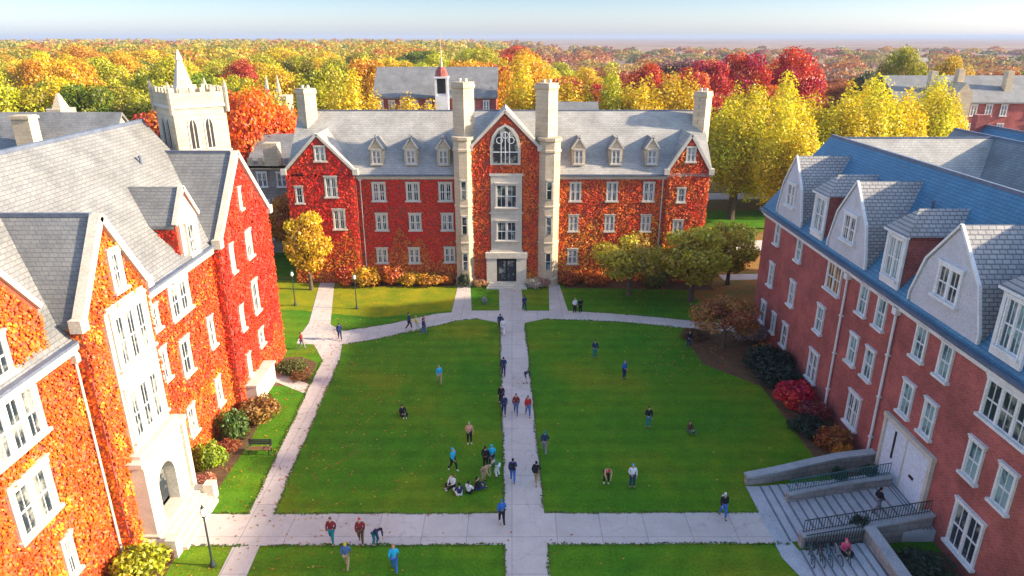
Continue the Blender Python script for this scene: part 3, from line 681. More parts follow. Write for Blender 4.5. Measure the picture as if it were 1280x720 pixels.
for x in (7.1, 11.2, 15.3):
    mwin(x, 10.7, 1.3, 2.0, arch=True); mwin(x - .1, 7.05, 1.15, 1.7); mwin(x - .1, 3.1, 1.2, 1.6)
mwin(-21.0, 15.0, 1.25, 1.5, plane=75.1, arch=True); mwin(-20.1, 11.3, 1.4, 2.1, plane=75.1); mwin(-19.5, 7.6, 1.4, 2.1, plane=75.1); mwin(-23.7, 10.4, .9, 1.7, 1, plane=75.1)
mwin(19.6, 14.9, 1.1, 1.5, plane=75.2, arch=True); mwin(18.9, 10.4, 1.0, 1.5, 1, plane=75.2, arch=True); mwin(18.8, 6.7, 1.2, 1.4, 2, plane=75.2); mwin(18.8, 3.0, 1.1, 1.5, 2, plane=75.2)
# central stone bay with paired windows and doorway
b = MB(); b.box(-2.35, 1.1, 74.42, 74.75, 3.6, 12.7); b.box(-2.5, 1.25, 74.35, 74.75, 12.7, 12.95); b.box(-2.5, 1.25, 74.35, 74.75, 8.45, 8.6); b.box(-2.5, 1.25, 74.3, 74.75, 3.9, 4.15)
b.box(-2.9, -1.75, 74.05, 74.75, 0, 3.9); b.box(.5, 1.65, 74.05, 74.75, 0, 3.9); b.box(-3.0, 1.75, 73.95, 74.75, 3.35, 4.0)
part('stone_bay', b, 'trim_stone', mh)
mwin(-.6, 10.45, 2.5, 2.5, 2, plane=74.42, cross=1); mwin(-.6, 6.45, 2.4, 2.1, 2, plane=74.42, cross=1)
b = MB(); b.box(-1.75, .5, 74.5, 74.62, 0.4, 3.35); b.mat(1).box(-1.5, -.75, 74.46, 74.5, .6, 2.9); b.box(-.5, .25, 74.46, 74.5, .6, 2.9)
part('door', b, ['dark_hollow', 'glass'], mh)
b = MB()
for k in range(3): b.box(-2.6 - k * .15, 1.4 + k * .15, 73.7 - k * .4, 74.6, 0, 0.45 - k * .15)
part('steps', b, 'trim_stone', mh)
# great gothic window
b = MB(); cx, zb, zt, hw = -.72, 14.1, 18.0, 1.35
prof = [(-1, 0), (1, 0), (1, .45), (.86, .68), (.52, .88), (0, 1), (-.52, .88), (-.86, .68), (-1, .45)]
P_ = lambda s, y: [(cx + u * hw * s, y, zb + (zt - zb) * v * (1 if s == 1 else 1.0) + (0 if s == 1 else -0.2 if v == 0 else 0.25)) for u, v in prof]
b.prism(P_(1.22, 74.75), P_(1.22, 74.42)); gw = part('rose_window', b, 'trim_stone', mh)
b = MB(); b.prism([(x, 74.5, z) for x, _, z in P_(1, 0)], [(x, 74.40, z) for x, _, z in P_(1, 0)]); link('pane', b.mesh('pane', 'glass'), gw)
b = MB()
for u in (-.45, 0, .45): b.box(cx + u * 1.0 - .05, cx + u * 1.0 + .05, 74.33, 74.42, zb, zb + 3.3)
for k in range(3):
    xx = cx + (k - 1) * .62
    for j in range(10):
        a0 = j * .628; a1 = a0 + .628; r_ = .34; zc = zb + (2.45 if k != 1 else 3.0)
        b.beam((xx + r_ * math.cos(a0), 74.37, zc + r_ * math.sin(a0)), (xx + r_ * math.cos(a1), 74.37, zc + r_ * math.sin(a1)), .07, .07, up=(0, 1, 0))
b.box(cx - hw, cx + hw, 74.34, 74.42, zb + 1.15, zb + 1.25); link('tracery', b.mesh('tracery', 'white_trim'), gw)
# turrets
def turret(x, y, r, top):
    b = MB(); b.lathe(x, y, [(r + .12, 0), (r + .12, .8), (r, 1.0), (r, top - 1.6), (r + .12, top - 1.5), (r + .12, top - 1.3), (r, top - 1.2), (r, top - .45), (r + .16, top - .3), (r + .16, top)], 8, math.pi / 8)
    for z in (5.0, 9.2): b.lathe(x, y, [(r, z), (r + .08, z + .06), (r + .08, z + .2), (r, z + .26)], 8, math.pi / 8)
    t = part('turret', b, 'stone', mh)
    for z in (3.0, 7.2, 11.2):
        b = MB(); b.box(x - .24, x + .24, y - r * .93 - .06, y - r * .9 + .2, z - .95, z + .95); b.mat(1)
        b.box(x - .36, x - .24, y - r * .93 - .1, y - r * .9 + .2, z - 1.05, z + 1.05); b.box(x + .24, x + .36, y - r * .93 - .1, y - r * .9 + .2, z - 1.05, z + 1.05); b.box(x - .36, x + .36, y - r * .93 - .1, y - r * .9 + .2, z + .95, z + 1.15); b.box(x - .24, x + .24, y - r * .93 - .09, y - r * .9 + .2, z - .04, z + .04)
        link('turret_window', b.mesh('turret_window', ['glass', 'trim_stone']), t)
turret(-5.3, 75.1, 1.15, 16.9); turret(4.1, 75.1, 1.25, 16.8)
def chimney(x, y, w, z0, z1, parent, mat='stone'):
    b = MB(); r = w * .58
    b.lathe(x, y, [(r * 1.06, z0), (r * 1.06, z0 + .4), (r, z0 + .55), (r, z1 - .7), (r * 1.12, z1 - .55), (r * 1.12, z1 - .3), (r * 1.02, z1 - .2), (r * 1.06, z1)], 4, R(6))
    c = part('chimney', b, mat, parent)
    b = MB()
    for k in range(2): b.lathe(x - .3 + k * .6, y, [(.2, z1), (.17, z1 + .35)], 8)
    link('chimney_pot', b.mesh('chimney_pot', 'trim_stone'), c)
chimney(-5.25, 75.9, 2.0, 16.0, 22.5, mh); chimney(3.75, 75.9, 2.1, 16.0, 22.4, mh)
chimney(-23.6, 81.0, 1.9, 13, 21.5, mh, 'stone'); chimney(21.8, 80.5, 1.8, 12, 21.2, mh, 'stone')
# dormers on the main hall
DB = {}
def main_dormer(x):
    d = None
    b = MB(); b.prism([(x - .72, 75.95, 13.0), (x + .72, 75.95, 13.0), (x + .72, 75.95, 15.4), (x, 75.95, 16.3), (x - .72, 75.95, 15.4)],
                      [(x - .72, 79.2, 13.0), (x + .72, 79.2, 13.0), (x + .72, 79.2, 15.4), (x, 79.2, 16.3), (x - .72, 79.2, 15.4)])
    d = part('dormer', b, 'stone', mh)
    b = MB(); gable_roof(b, 'Y', x, .72, 76.05, 80.2, 15.4, 16.35, th=.12, over=.15); link('dormer_roof', b.mesh('dormer_roof', 'slate'), d)
    b = MB(); coping(b, 'S', 75.92, x, .82, 15.4, 16.6, .2, .16, False); b.box(x - .12, x + .12, 75.82, 76.02, 16.5, 16.95); link('dormer_coping', b.mesh('dormer_coping', 'trim_stone'), d)
    window(mh, x, 75.95, 14.5, 'S', 1.05, 1.4, 2, .12)
for x in (-15.0, -11.2, -7.6, 7.4, 11.5, 15.5): main_dormer(x)
b = MB(); b.tube((-16.9, FY - .15, .1), (-16.9, FY - .15, 12.2), .07, .07, 6); b.box(-17.05, -16.75, FY - .3, FY, 12.0, 12.3); part('downpipe', b, 'trim_stone', mh)
b = MB(); b.tube((16.8, FY - .15, .1), (16.8, FY - .15, 12.2), .07, .07, 6); part('downpipe', b, 'trim_stone', mh)
def mcolL(u, z, rng, n):
    t = np.clip(wob(u, z, 1.0, 4.0) + rng.normal(0, .14, n), 0, 1); c = blendcol((0.74, .018, .012), (0.80, .06, .012), t)
    lim = 4.6 + 1.5 * np.sin(u * .9) + .8 * np.sin(u * 2.3)
    y = (z < lim) & (rng.uniform(0, 1, n) < .72); c[y] = (.68, .17, .015); y2 = (z < lim * .6) & (rng.uniform(0, 1, n) < .3); c[y2] = (.72, .36, .02); return c
def mcolR(u, z, rng, n):
    t = np.clip(wob(u, z, 1.2, 1.0) + rng.normal(0, .18, n), 0, 1); c = blendcol((0.78, .06, .012), (0.84, .22, .015), t)
    lim = 5.8 + 1.6 * np.sin(u * .8 + 1) + .9 * np.sin(u * 2.1)
    y = (z < lim) & (rng.uniform(0, 1, n) < .55); c[y] = (.84, .38, .02); g = rng.uniform(0, 1, n) < .03; c[g] = (.15, .14, .02); return c
Hm = [m[1:] for m in MW if m[0] == FY]
ivy(mh, 'S', FY, -17.4, -6.3, .2, 12.1, Hm, mcolL, dens=62, leaf=.18, seed=20)
ivy(mh, 'S', FY, 5.2, 17.3, .2, 12.1, Hm, mcolR, dens=62, leaf=.18, seed=21)
ivy(mh, 'S', 75.1, -25.0, -17.4, .2, 16.6, [m[1:] for m in MW if m[0] == 75.1], mcolL, dens=62, leaf=.18, seed=22, shape=lambda u, z: z < 16.6 - np.abs(u + 21.2) * 1.01)
ivy(mh, 'S', 75.2, 17.25, 21.9, .2, 16.4, [m[1:] for m in MW if m[0] == 75.2], mcolR, dens=62, leaf=.18, seed=23, shape=lambda u, z: z < 16.4 - np.abs(u - 19.55) * 1.6)
ivy(mh, 'S', 74.6, -4.4, 2.9, .2, 19.0, [(-2.5, 1.25, 3.6, 12.95), (-2.95, 1.7, 0, 4.1), (-2.4, .95, 13.9, 18.3)], lambda u, z, rng, n: mcolR(u, z + 4, rng, n), dens=62, leaf=.18, seed=24, shape=lambda u, z: z < 19.0 - np.abs(u + .75) * 1.0)

# ================================================================== RIGHT HALL
rh = thing('brick_hall', 'long shaded red brick hall on the right with blue slate roof and big pale dormers', 'building', (29, 43, 0))
WX = 24.0; RR = 29.2
b = MB(); b.prism([(WX, 24, 0), (34.4, 24, 0), (34.4, 24, 12), (RR, 24, 18.2), (WX, 24, 12)], [(WX, 63, 0), (34.4, 63, 0), (34.4, 63, 12), (RR, 63, 18.2), (WX, 63, 12)])
part('wall', b, 'brick', rh)
b = MB(); gable_roof(b, 'Y', RR, 5.2, 23.8, 63.2, 12.0, 18.25, over=.25); part('roof', b, 'slate_blue', rh)
b = MB(); b.box(RR - .12, RR + .12, 23.8, 63.2, 18.45, 18.68); part('ridge_cap', b, 'lead', rh)
b = MB(); b.box(WX - .38, WX, 24, 63.1, 11.45, 11.72); b.box(WX - .2, WX, 24, 63.05, 11.2, 11.45); part('cornice', b, 'white_trim', rh)
b = MB(); b.box(WX - .6, WX - .32, 23.9, 63.2, 11.68, 11.86); part('gutter', b, 'lead', rh)
for y in (45.75, 39.2):
    b = MB(); b.tube((WX - .16, y, .1), (WX - .16, y, 11.2), .085, .085, 8); b.box(WX - .36, WX, y - .22, y + .22, 10.85, 11.3)
    for z in (2, 5, 8): b.box(WX - .27, WX, y - .13, y + .13, z, z + .08)
    part('downpipe', b, 'white_trim', rh)
def rwin(y, z, w, h, lights=1, glass='glass_pale', **k): window(rh, WX, y, z, 'W', w, h, lights, .15, 'white_trim', glass, **k)
for y in (59.4, 54.5): rwin(y, 10.35, 1.05, 1.9)
rwin(47.9, 10.15, 2.3, 2.05, 2, 'glass_orange_reflection')
for y in (43.35, 41.0, 36.45, 34.0): rwin(y, 10.15, 1.15, 1.95)
rwin(28.9, 9.95, 3.4, 2.0, 3, 'glass')
for y, w in ((59.6, 1.05), (54.65, 1.05), (49.0, 1.2), (43.55, 1.15), (41.25, 1.15), (36.55, 1.15), (34.25, 1.15), (30.15, 1.2), (27.8, 1.2)): rwin(y, 6.35, w, 2.0)
for y, w, h, n_ in ((60.3, 1.1, 1.9, 1), (57.6, .8, 1.7, 1), (54.9, 1.1, 1.9, 1), (48.9, 1.6, 2.3, 2), (42.05, 1.65, 2.3, 2), (29.4, 2.3, 2.6, 2)): rwin(y, 2.35, w, h, n_, 'glass')
b = MB(); b.box(WX - .12, WX + .1, 33.1, 37.8, .78, 4.35); b.mat(1)
b.box(WX - .24, WX, 32.85, 33.1, .75, 4.6); b.box(WX - .24, WX, 37.8, 38.05, .75, 4.6); b.box(WX - .28, WX, 32.8, 38.1, 4.35, 4.65)
b.box(WX - .16, WX - .12, 35.4, 35.5, .8, 4.35); b.mat(2); b.box(WX - .17, WX - .12, 36.6, 36.75, 2.1, 4.0); b.box(WX - .2, WX - .12, 34.2, 34.6, 2.2, 2.35)
part('door', b, ['door_white', 'trim_stone', 'dark_hollow'], rh)
def gable_dormer(y, s=1.0):
    hw = 2.75 * s; x0 = WX - .12
    sec = [(-hw, 12.0), (hw, 12.0), (hw, 12.8), (hw * .72, 15.0), (0, 17.45), (-hw * .72, 15.0), (-hw, 12.8)]
    b = MB(); b.prism([(x0, y + u, z) for u, z in sec], [(28.3, y + u, z) for u, z in sec]); d = part('dormer', b, 'stucco', rh)
    rs = [(-hw - .16, 12.2), (-hw - .16, 12.7), (-hw * .72 - .16, 15.05), (0, 17.66), (hw * .72 + .16, 15.05), (hw + .16, 12.7), (hw + .16, 12.2), (hw + .01, 12.2), (hw + .01, 12.8), (hw * .72 + .01, 15.0), (0, 17.46), (-hw * .72 - .01, 15.0), (-hw - .01, 12.8), (-hw - .01, 12.2)]
    b = MB(); b.prism([(x0 + .1, y + u, z) for u, z in rs], [(28.6, y + u, z) for u, z in rs]); link('dormer_roof', b.mesh('dormer_roof', 'dormer_tile'), d)
    b = MB()
    for (a, z0), (c, z1) in zip(rs[:6], rs[1:7]): b.beam((x0 - .02, y + a, z0), (x0 - .02, y + c, z1), .14, .16, up=(1, 0, 0))
    link('bargeboard', b.mesh('bargeboard', 'white_trim'), d)
    window(rh, x0, y - .05, 14.3, 'W', 1.9 * s, 1.75, 2, .2, 'white_trim', 'glass')
def hip_dormer(y):
    hw = 1.05; x0 = WX + .0
    b = MB(); b.box(x0, 27.0, y - hw, y + hw, 12.1, 15.75); d = part('dormer', b, 'brick', rh)
    b = MB(); e = hw + .28; z0, z1 = 15.7, 17.15
    A = [(x0 - .3, y - e, z0), (x0 - .3, y + e, z0), (28.6, y + e, z0), (28.6, y - e, z0)]; r0 = (x0 + .9, y, z1); r1 = (28.6, y, z1)
    b.poly(A[::-1]); b.poly([A[1], A[0], r0]); b.poly([A[0], A[3], r1, r0]); b.poly([A[2], A[1], r0, r1]); b.poly([A[3], A[2], r1])
    link('dormer_roof', b.mesh('dormer_roof', 'dormer_tile'), d)
    b = MB(); b.box(x0 - .14, x0, y - hw - .05, y + hw + .05, 12.2, 12.6); b.box(x0 - .32, x0 - .1, y - e, y + e, z0 - .16, z0 - .01); b.box(x0 - .14, x0, y - hw - .05, y - hw + .2, 12.6, 15.5); b.box(x0 - .14, x0, y + hw - .2, y + hw + .05, 12.6, 15.5)
    link('dormer_front', b.mesh('dormer_front', 'white_trim'), d)
    window(rh, x0, y, 14.0, 'W', 1.6, 2.5, 2, .12, 'white_trim', 'glass_pale')
for y, s in ((57.4, .92), (46.7, 1.0), (35.1, 1.12)): gable_dormer(y, s)
for y in (51.8, 40.8, 29.9): hip_dormer(y)
for x, y in ((26.6, 54.6), (27.4, 43.6), (26.9, 38.0), (27.6, 32.6)):
    zz = 12.1 + (x - 24) * 1.2; b = MB(); b.lathe(x, y, [(.08, zz), (.08, zz + .7), (.14, zz + .71), (.1, zz + .85)], 8); part('roof_vent', b, 'lead', rh)
# rear wings, joined behind
b = MB(); gable_block(b, 'X', 62.6, 6.0, 30, 44, 12.0, 18.0); gable_block(b, 'Y', 43.6, 5.0, 40, 68.4, 12.0, 18.0); part('rear_wall', b, 'brick', rh)
b = MB(); gable_roof(b, 'X', 62.6, 6.0, 29.3, 43.6, 12.0, 18.1, over=.2); part('rear_roof', b, 'pale_slate', rh)
b = MB(); gable_roof(b, 'Y', 43.6, 5.0, 40, 68.5, 12.0, 18.12, over=.2); part('rear_roof', b, 'slate', rh)
b = MB(); b.box(43.5, 43.7, 40, 68.5, 18.35, 18.6); b.box(29.4, 43.4, 62.5, 62.7, 18.32, 18.5); part('ridge_cap', b, 'lead', rh)
eh = thing('brick_hall', 'tall blue roofed block at the right edge behind the long brick hall', 'building', (52, 64, 0))
b = MB(); gable_block(b, 'Y', 52, 5.6, 48, 77, 11.5, 17.4); part('wall', b, 'brick', eh)
b = MB(); gable_roof(b, 'Y', 52, 5.6, 47.8, 77.3, 11.5, 17.5, over=.3); part('roof', b, 'slate_blue', eh)
b = MB(); b.box(51.9, 52.1, 47.8, 77.3, 17.75, 18.0); part('ridge_cap', b, 'lead', eh)
b = MB(); b.box(50.8, 52.2, 76.3, 77.2, 16, 19.0); part('chimney', b, 'brick', eh)

# ---- terrace steps in front of the right hall
st = thing('terrace_steps', 'broad grey stone steps rising to the white door of the right brick hall', 'steps', (19.5, 33, 0))
b = MB(); b.mat(0); NS = 13; x = 15.8; dz = .75 / NS
for k in range(NS):
    b.mat(0).box(x + k * .56, x + (k + 1) * .56, 31.5, 36.6, 0, (k + 1) * dz); b.mat(1).box(x + k * .56 - .01, x + k * .56 + .12, 31.5, 36.6, (k + 1) * dz + .002, (k + 1) * dz + .012)
b.mat(0).box(x + NS * .56, 24, 31.5, 37.6, 0, .76)
for k in range(3): b.mat(1).box(x + NS * .56 + .25 + k * .22, x + NS * .56 + .33 + k * .22, 31.6, 36.9, .762, .772)
part('step_flight', b, ['step_stone', 'tread_edge'], st)
b = MB(); b.mat(0)
for k in range(7):
    b.mat(0).box(16.1 + k * .5, 16.6 + k * .5, 26.5, 30.75, 0, .08 * (k + 1)); b.mat(1).box(16.09 + k * .5, 16.2 + k * .5, 26.5, 30.75, .08 * (k + 1) + .002, .08 * (k + 1) + .012)
part('step_flight', b, ['step_stone', 'tread_edge'], st)
b = MB(); b.poly([(14.9, 30.2, .032), (16.1, 26.4, .032), (17, 26.4, .032), (15.9, 31.5, .032), (15.9, 36.6, .032), (14.95, 36.6, .032)]); part('landing', b, 'step_stone', st)
def low_wall(label, pts, w, h):
    o = thing('low_wall', label, 'stone wall', (pts[0][0], pts[0][1], 0), 'low stone walls of the terrace')
    b = MB(); c = MB()
    for (xa, ya, za), (xb_, yb, zb_) in zip(pts, pts[1:]):
        b.prism([(xa, ya - w / 2, -.05), (xa, ya + w / 2, -.05), (xa, ya + w / 2, za + h), (xa, ya - w / 2, za + h)], [(xb_, yb - w / 2, -.05), (xb_, yb + w / 2, -.05), (xb_, yb + w / 2, zb_ + h), (xb_, yb - w / 2, zb_ + h)])
        c.beam((xa, ya, za + h + .06), (xb_, yb, zb_ + h + .06), w + .14, .12)
    part('wall', b, 'grey_stone', o); part('coping', c, 'wall_cap', o); return o
low_wall('curved low wall along the north side of the terrace steps beside the lawn', [(15.0, 36.9, 0), (17, 37.3, .15), (19.2, 37.8, .35), (21.5, 38.3, .55), (23.9, 38.5, .75)], .45, .55)
low_wall('low wall with plants between the ramp and the broad steps', [(16.9, 35.0, .05), (19, 35.3, .35), (21, 35.5, .6), (23.6, 35.8, .78)], .4, .6)
low_wall('low wall under the iron railing on the south side of the broad steps', [(16.2, 31.15, .05), (19.2, 31.3, .35), (21.5, 31.6, .6), (23.9, 32.0, .78)], .42, .75)
o = thing('low_wall', 'plain retaining wall running off beside the second flight of steps', 'stone wall', (20, 31, 0), 'low stone walls of the terrace')
b = MB(); b.prism([(19.65, 31.0, 0), (20.15, 31.0, 0), (20.15, 31.0, 1.35), (19.65, 31.0, 1.35)], [(19.95, 25, 0), (20.45, 25, 0), (20.45, 25, .9), (19.95, 25, .9)]); part('wall', b, 'grey_stone', o)
b = MB(); b.beam((19.9, 31.05, 1.41), (20.2, 25, .96), .64, .12); part('coping', b, 'wall_cap', o)
def railing(label, p0, p1, n, h=.85, mat='iron'):
    o = thing('railing', label, 'railing', p0, 'iron railings of the terrace'); p0 = Vector(p0); p1 = Vector(p1)
    b = MB(); b.tube(p0 + Vector((0, 0, h)), p1 + Vector((0, 0, h)), .03, .03, 6); b.tube(p0 + Vector((0, 0, .12)), p1 + Vector((0, 0, .12)), .02, .02, 6); part('rail', b, mat, o)
    for k in range(n + 1):
        p = p0.lerp(p1, k / n); b = MB(); b.tube(p, p + Vector((0, 0, h)), .022, .022, 5); part('baluster', b, mat, o)
    return o
railing('dark iron railing on the wall south of the broad steps', (16.3, 31.15, .92), (23.7, 31.95, 1.65), 44)
railing('teal iron railing along the ramp north of the broad steps', (17.0, 35.0, .78), (23.4, 35.78, 1.5), 38, mat='teal_iron')
railing('iron railing beside the lower second flight of steps', (16.4, 30.9, .1), (19.4, 30.9, .75), 20)

# ================================================================== OTHER BUILDINGS
def simple_hall(name, label, axis, c, hw, e0, e1, ze, zr, wall, roof, faceplane, wins, winw=1.1, winh=1.7, z0=0):
    o = thing(name, label, 'building', ((e0 + e1) / 2, c, 0) if axis == 'X' else (c, (e0 + e1) / 2, 0))
    b = MB(); gable_block(b, axis, c, hw, e0, e1, ze, zr - .15); part('wall', b, wall, o)
    b = MB(); gable_roof(b, axis, c, hw, e0 - .3, e1 + .3, ze, zr, over=.4); part('roof', b, roof, o)
    for u, z in wins: window(o, u, faceplane, z, 'S', winw, winh, 2, .14, 'white_trim')
    return o
o = simple_hall('brick_hall', 'distant red brick hall with blue roof and white cupola beyond the main hall', 'X', 129, 6, -24, -2.8, 17.2, 21.6, 'brick', 'slate', 123, [(x, z) for x in (-23, -21, -19, -17, -14.5, -9.5, -7, -4.5) for z in (15.6, 12.8)])
cu = thing('cupola', 'white louvred cupola with slim spire in front of the distant blue roof', 'cupola', (-12.0, 121.5, 0))
b = MB(); b.box(-13.1, -10.9, 120.4, 122.6, 0, 17.5); part('base', b, 'white_trim', cu)
b = MB()
for sx in (-.95, .95):
    for sy in (-.95, .95): b.box(-12 + sx - .16, -12 + sx + .16, 121.5 + sy - .16, 121.5 + sy + .16, 17.5, 20.4)
b.box(-13.2, -10.8, 120.3, 122.7, 20.4, 20.7); b.box(-12.9, -11.1, 120.6, 122.4, 17.5, 17.9); part('lantern', b, 'white_trim', cu)
b = MB(); b.box(-12.7, -11.3, 120.8, 122.2, 17.9, 20.4); part('louvre', b, 'dark_hollow', cu)
b = MB(); b.lathe(-12, 121.5, [(1.15, 20.7), (.95, 21.6), (.5, 22.2)], 8); part('dome', b, 'brick', cu)
b = MB(); b.lathe(-12, 121.5, [(.3, 22.2), (.2, 23.0), (.08, 24.0), (.03, 28.0)], 8); part('spire', b, 'stone', cu)
o = simple_hall('low_hall', 'thin grey blue roof showing just behind the ridge of the main hall', 'X', 113, 5, 7, 13.5, 13.2, 16.9, 'brick', 'slate', 108, [])
fb = simple_hall('brick_hall', 'distant red brick hall with pale and blue roof at the far right', 'X', 147, 7, 76.5, 118, 14.8, 19.2, 'brick', 'slate', 140, [(x, z) for x in (79, 82, 85, 92, 95, 98, 104) for z in (13.2, 9.5)], 1.3, 2.0)
for x, y in ((83.5, 142), (88.5, 141.5), (99, 142.5)):
    b = MB(); b.box(x, x + 1.3, y, y + 1.3, 14, 20.6 if x != 88.5 else 21); part('chimney', b, 'stone', fb)
b = MB(); gable_block(b, 'Y', 88.7, 1.6, 138.6, 147, 16.5, 18.6); part('gable_wall', b, 'stone', fb)
o = simple_hall('slate_hall', 'pale slate roof with a stone chimney behind the left hall ridge', 'X', 84, 5.5, -66, -47, 12.5, 18.2, 'stone', 'slate', 78.5, [(-60, 10)])
b = MB(); b.box(-56.9, -54.9, 79.3, 80.9, 14, 18.6); b.box(-57.05, -54.75, 79.15, 81.05, 18.2, 18.5); part('chimney', b, 'stone', o)
b = MB(); b.lathe(-56.5, 88, [(1.6, 12), (1.6, 17.8), (1.8, 18.0), (1.8, 18.6)], 6); b.lathe(-56.5, 88, [(1.1, 18.6), (.2, 20.4)], 6); part('turret', b, 'stone', o)
# grey stone library fragment left of the main hall
sh = simple_hall('stone_building', 'grey stone building with parapet glimpsed between left hall and main hall', 'X', 92, 5, -33.5, -27.5, 11.6, 14.6, 'grey_stone', 'slate', 87, [(x, z) for x in (-32, -29.5) for z in (9.8, 6.2, 2.8)], 1.3, 1.7)
b = MB()
for k in range(5): b.box(-33.5 + k * 1.3, -32.9 + k * 1.3, 86.6, 87.0, 11.8, 12.6)
b.box(-33.6, -27.4, 86.6, 87.0, 11.2, 11.8); b.box(-31, -29.2, 85.6, 87, 11.8, 14.6); part('parapet', b, 'stone', sh)
# chapel pinnacles beyond the orange maple
cp = thing('chapel_tower', 'pale chapel tower with two thin pinnacles behind the round orange tree', 'tower', (-43, 130, 0))
b = MB(); b.box(-45, -41, 128, 132, 0, 16.2); part('tower_wall', b, 'stone', cp)
for x in (-44.4, -42.4):
    b = MB(); b.lathe(x, 128.6, [(.5, 16.2), (.5, 17.4), (.6, 17.5), (.05, 20.6)], 6); part('pinnacle', b, 'stone', cp)
b = MB(); b.box(-45.1, -40.9, 127.9, 132.1, 16.2, 16.9); part('parapet', b, 'stone', cp)
# scattered far houses
def house(x, y, w, d, h, wallc, label):
    o = thing('house', label, 'house', (x, y, 0), 'far houses on the plain')
    b = MB(); b.prism([(x - w / 2, y - d / 2, 0), (x + w / 2, y - d / 2, 0), (x + w / 2, y - d / 2, h), (x - w / 2, y - d / 2, h)], [(x - w / 2, y + d / 2, 0), (x + w / 2, y + d / 2, 0), (x + w / 2, y + d / 2, h), (x - w / 2, y + d / 2, h)]); part('wall', b, wallc, o)
    b = MB(); gable_roof(b, 'X', y, d / 2, x - w / 2 - .3, x + w / 2 + .3, h, h + d * .3, over=.4); part('roof', b, 'grey_stone', o)
    for k in range(4):
        for z in (1.2, 4.2):
            if z + 1.5 < h: part('window', MB().box(x - w / 2 + w * (k + .5) / 4 - .6, x - w / 2 + w * (k + .5) / 4 + .6, y - d / 2 - .04, y - d / 2, z, z + 1.5), 'glass', o)
hr = random.Random(5)
for k in range(9):
    y = 650 + 130 * k * hr.uniform(.7, 1.1); x = y * hr.uniform(.05, .74)
    house(x, y, hr.uniform(10, 20), hr.uniform(8, 11), hr.uniform(4, 6.5), hr.choice(["brick", "stone", "grey_stone"]), 'small distant house on the hazy plain right of centre')

# ================================================================== TREES
proto('rA', 'round', 18, 13, 16000, .36, 1); proto('rB', 'round', 18, 12, 16000, .36, 2); proto('rC', 'round', 17, 14, 16000, .36, 3)
proto('sA', 'spread', 17, 14, 16000, .36, 4); proto('sB', 'spread', 18, 13, 16000, .36, 5)
proto('tA', 'tall', 21, 11, 24000, .31, 6); proto('tB', 'tall', 21, 12, 24000, .31, 7); proto('tC', 'tall', 20, 10, 24000, .31, 8)
proto('near', 'spread', 7.5, 7, 5600, .23, 9); proto('nearr', 'round', 7.5, 5.5, 9000, .24, 10)
proto('bush', 'shrub', 2.2, 3.0, 2600, .19, 12); proto('bush2', 'shrub', 2.0, 2.6, 2600, .17, 13); proto('maple', 'round', 15, 13, 30000, .33, 14)
# named trees near the buildings
plant('maple', -35, 95, 'round vivid orange maple between the cream tower and the main hall', (0.72, .15, .006), h=20.5, w=12.5)
plant('nearr', -22.8, 72.8, 'bright yellow small tree at the left corner of the main hall', (.64, .40, .015), h=9.2, w=5.4)
plant('near', 13.0, 71.2, 'green and orange spreading tree on the far lawn right of the main door', (.42, .33, .03), h=7.8, w=8.4)
plant('nearr', 19.4, 69.2, 'yellow green tree at the right end of the main hall', (.46, .38, .03), h=8.6, w=7.6)
plant('near', 19.6, 57.6, 'rust brown small tree at the top right corner of the lawn', (.38, .15, .04), h=5.4, w=6.4)
plant('nearr', 25.0, 74.5, 'golden green tree beside the right end of the main hall', (.42, .30, .02), h=6.5, w=6)
plant('near', 28.5, 84.0, 'small dark green tree behind the brick hall corner near the path', (.14, .16, .02), h=6.0, w=5)
plant('near', 31, 72, 'orange shrub like tree by the north end of the brick hall', (.42, .15, .02), h=4.5, w=5.5)
plant('nearr', -27.6, 82.5, 'rust orange small tree against the grey stone building', (.50, .20, .03), h=9.5, w=5.2)
plant('near', -31.5, 83.5, 'golden brown tree between the red ivy wing and the grey stone building', (.48, .30, .03), h=8.5, w=6.5)
POP = [(34.5, 105, 18.6, 10), (39, 99, 17.5, 9), (43.5, 107, 19.6, 11), (50.5, 110, 18.6, 11), (57.5, 112, 20.2, 11), (65, 115, 19.4, 11), (71, 119, 19.6, 10), (47, 119, 20.4, 11), (61, 124, 20.6, 11), (38, 115, 20.2, 10), (77, 127, 19.6, 10)]
pn = ['leftmost of the big yellow poplars behind the brick hall', 'front yellow green poplar beside the path behind the brick hall', 'tall yellow poplar left of centre in the poplar clump', 'tall bright yellow poplar in the middle of the clump', 'tallest yellow poplar of the clump behind the brick hall', 'yellow poplar right of the tallest one', 'yellow poplar near the right end of the clump', 'back row yellow poplar behind the middle of the clump', 'back row yellow poplar at the right of the clump', 'yellow poplar beside the main hall right chimney', 'rightmost yellow poplar next to the far brick hall']
for k, (x, y, h, w) in enumerate(POP):
    plant(('tA', 'tB', 'tC')[k % 3], x, y, pn[k], (.59 + .03 * (k % 3), .51 - .02 * (k % 2), .008), 'yellow poplars behind the brick hall', h=h * 1.13, w=w * 1.2)
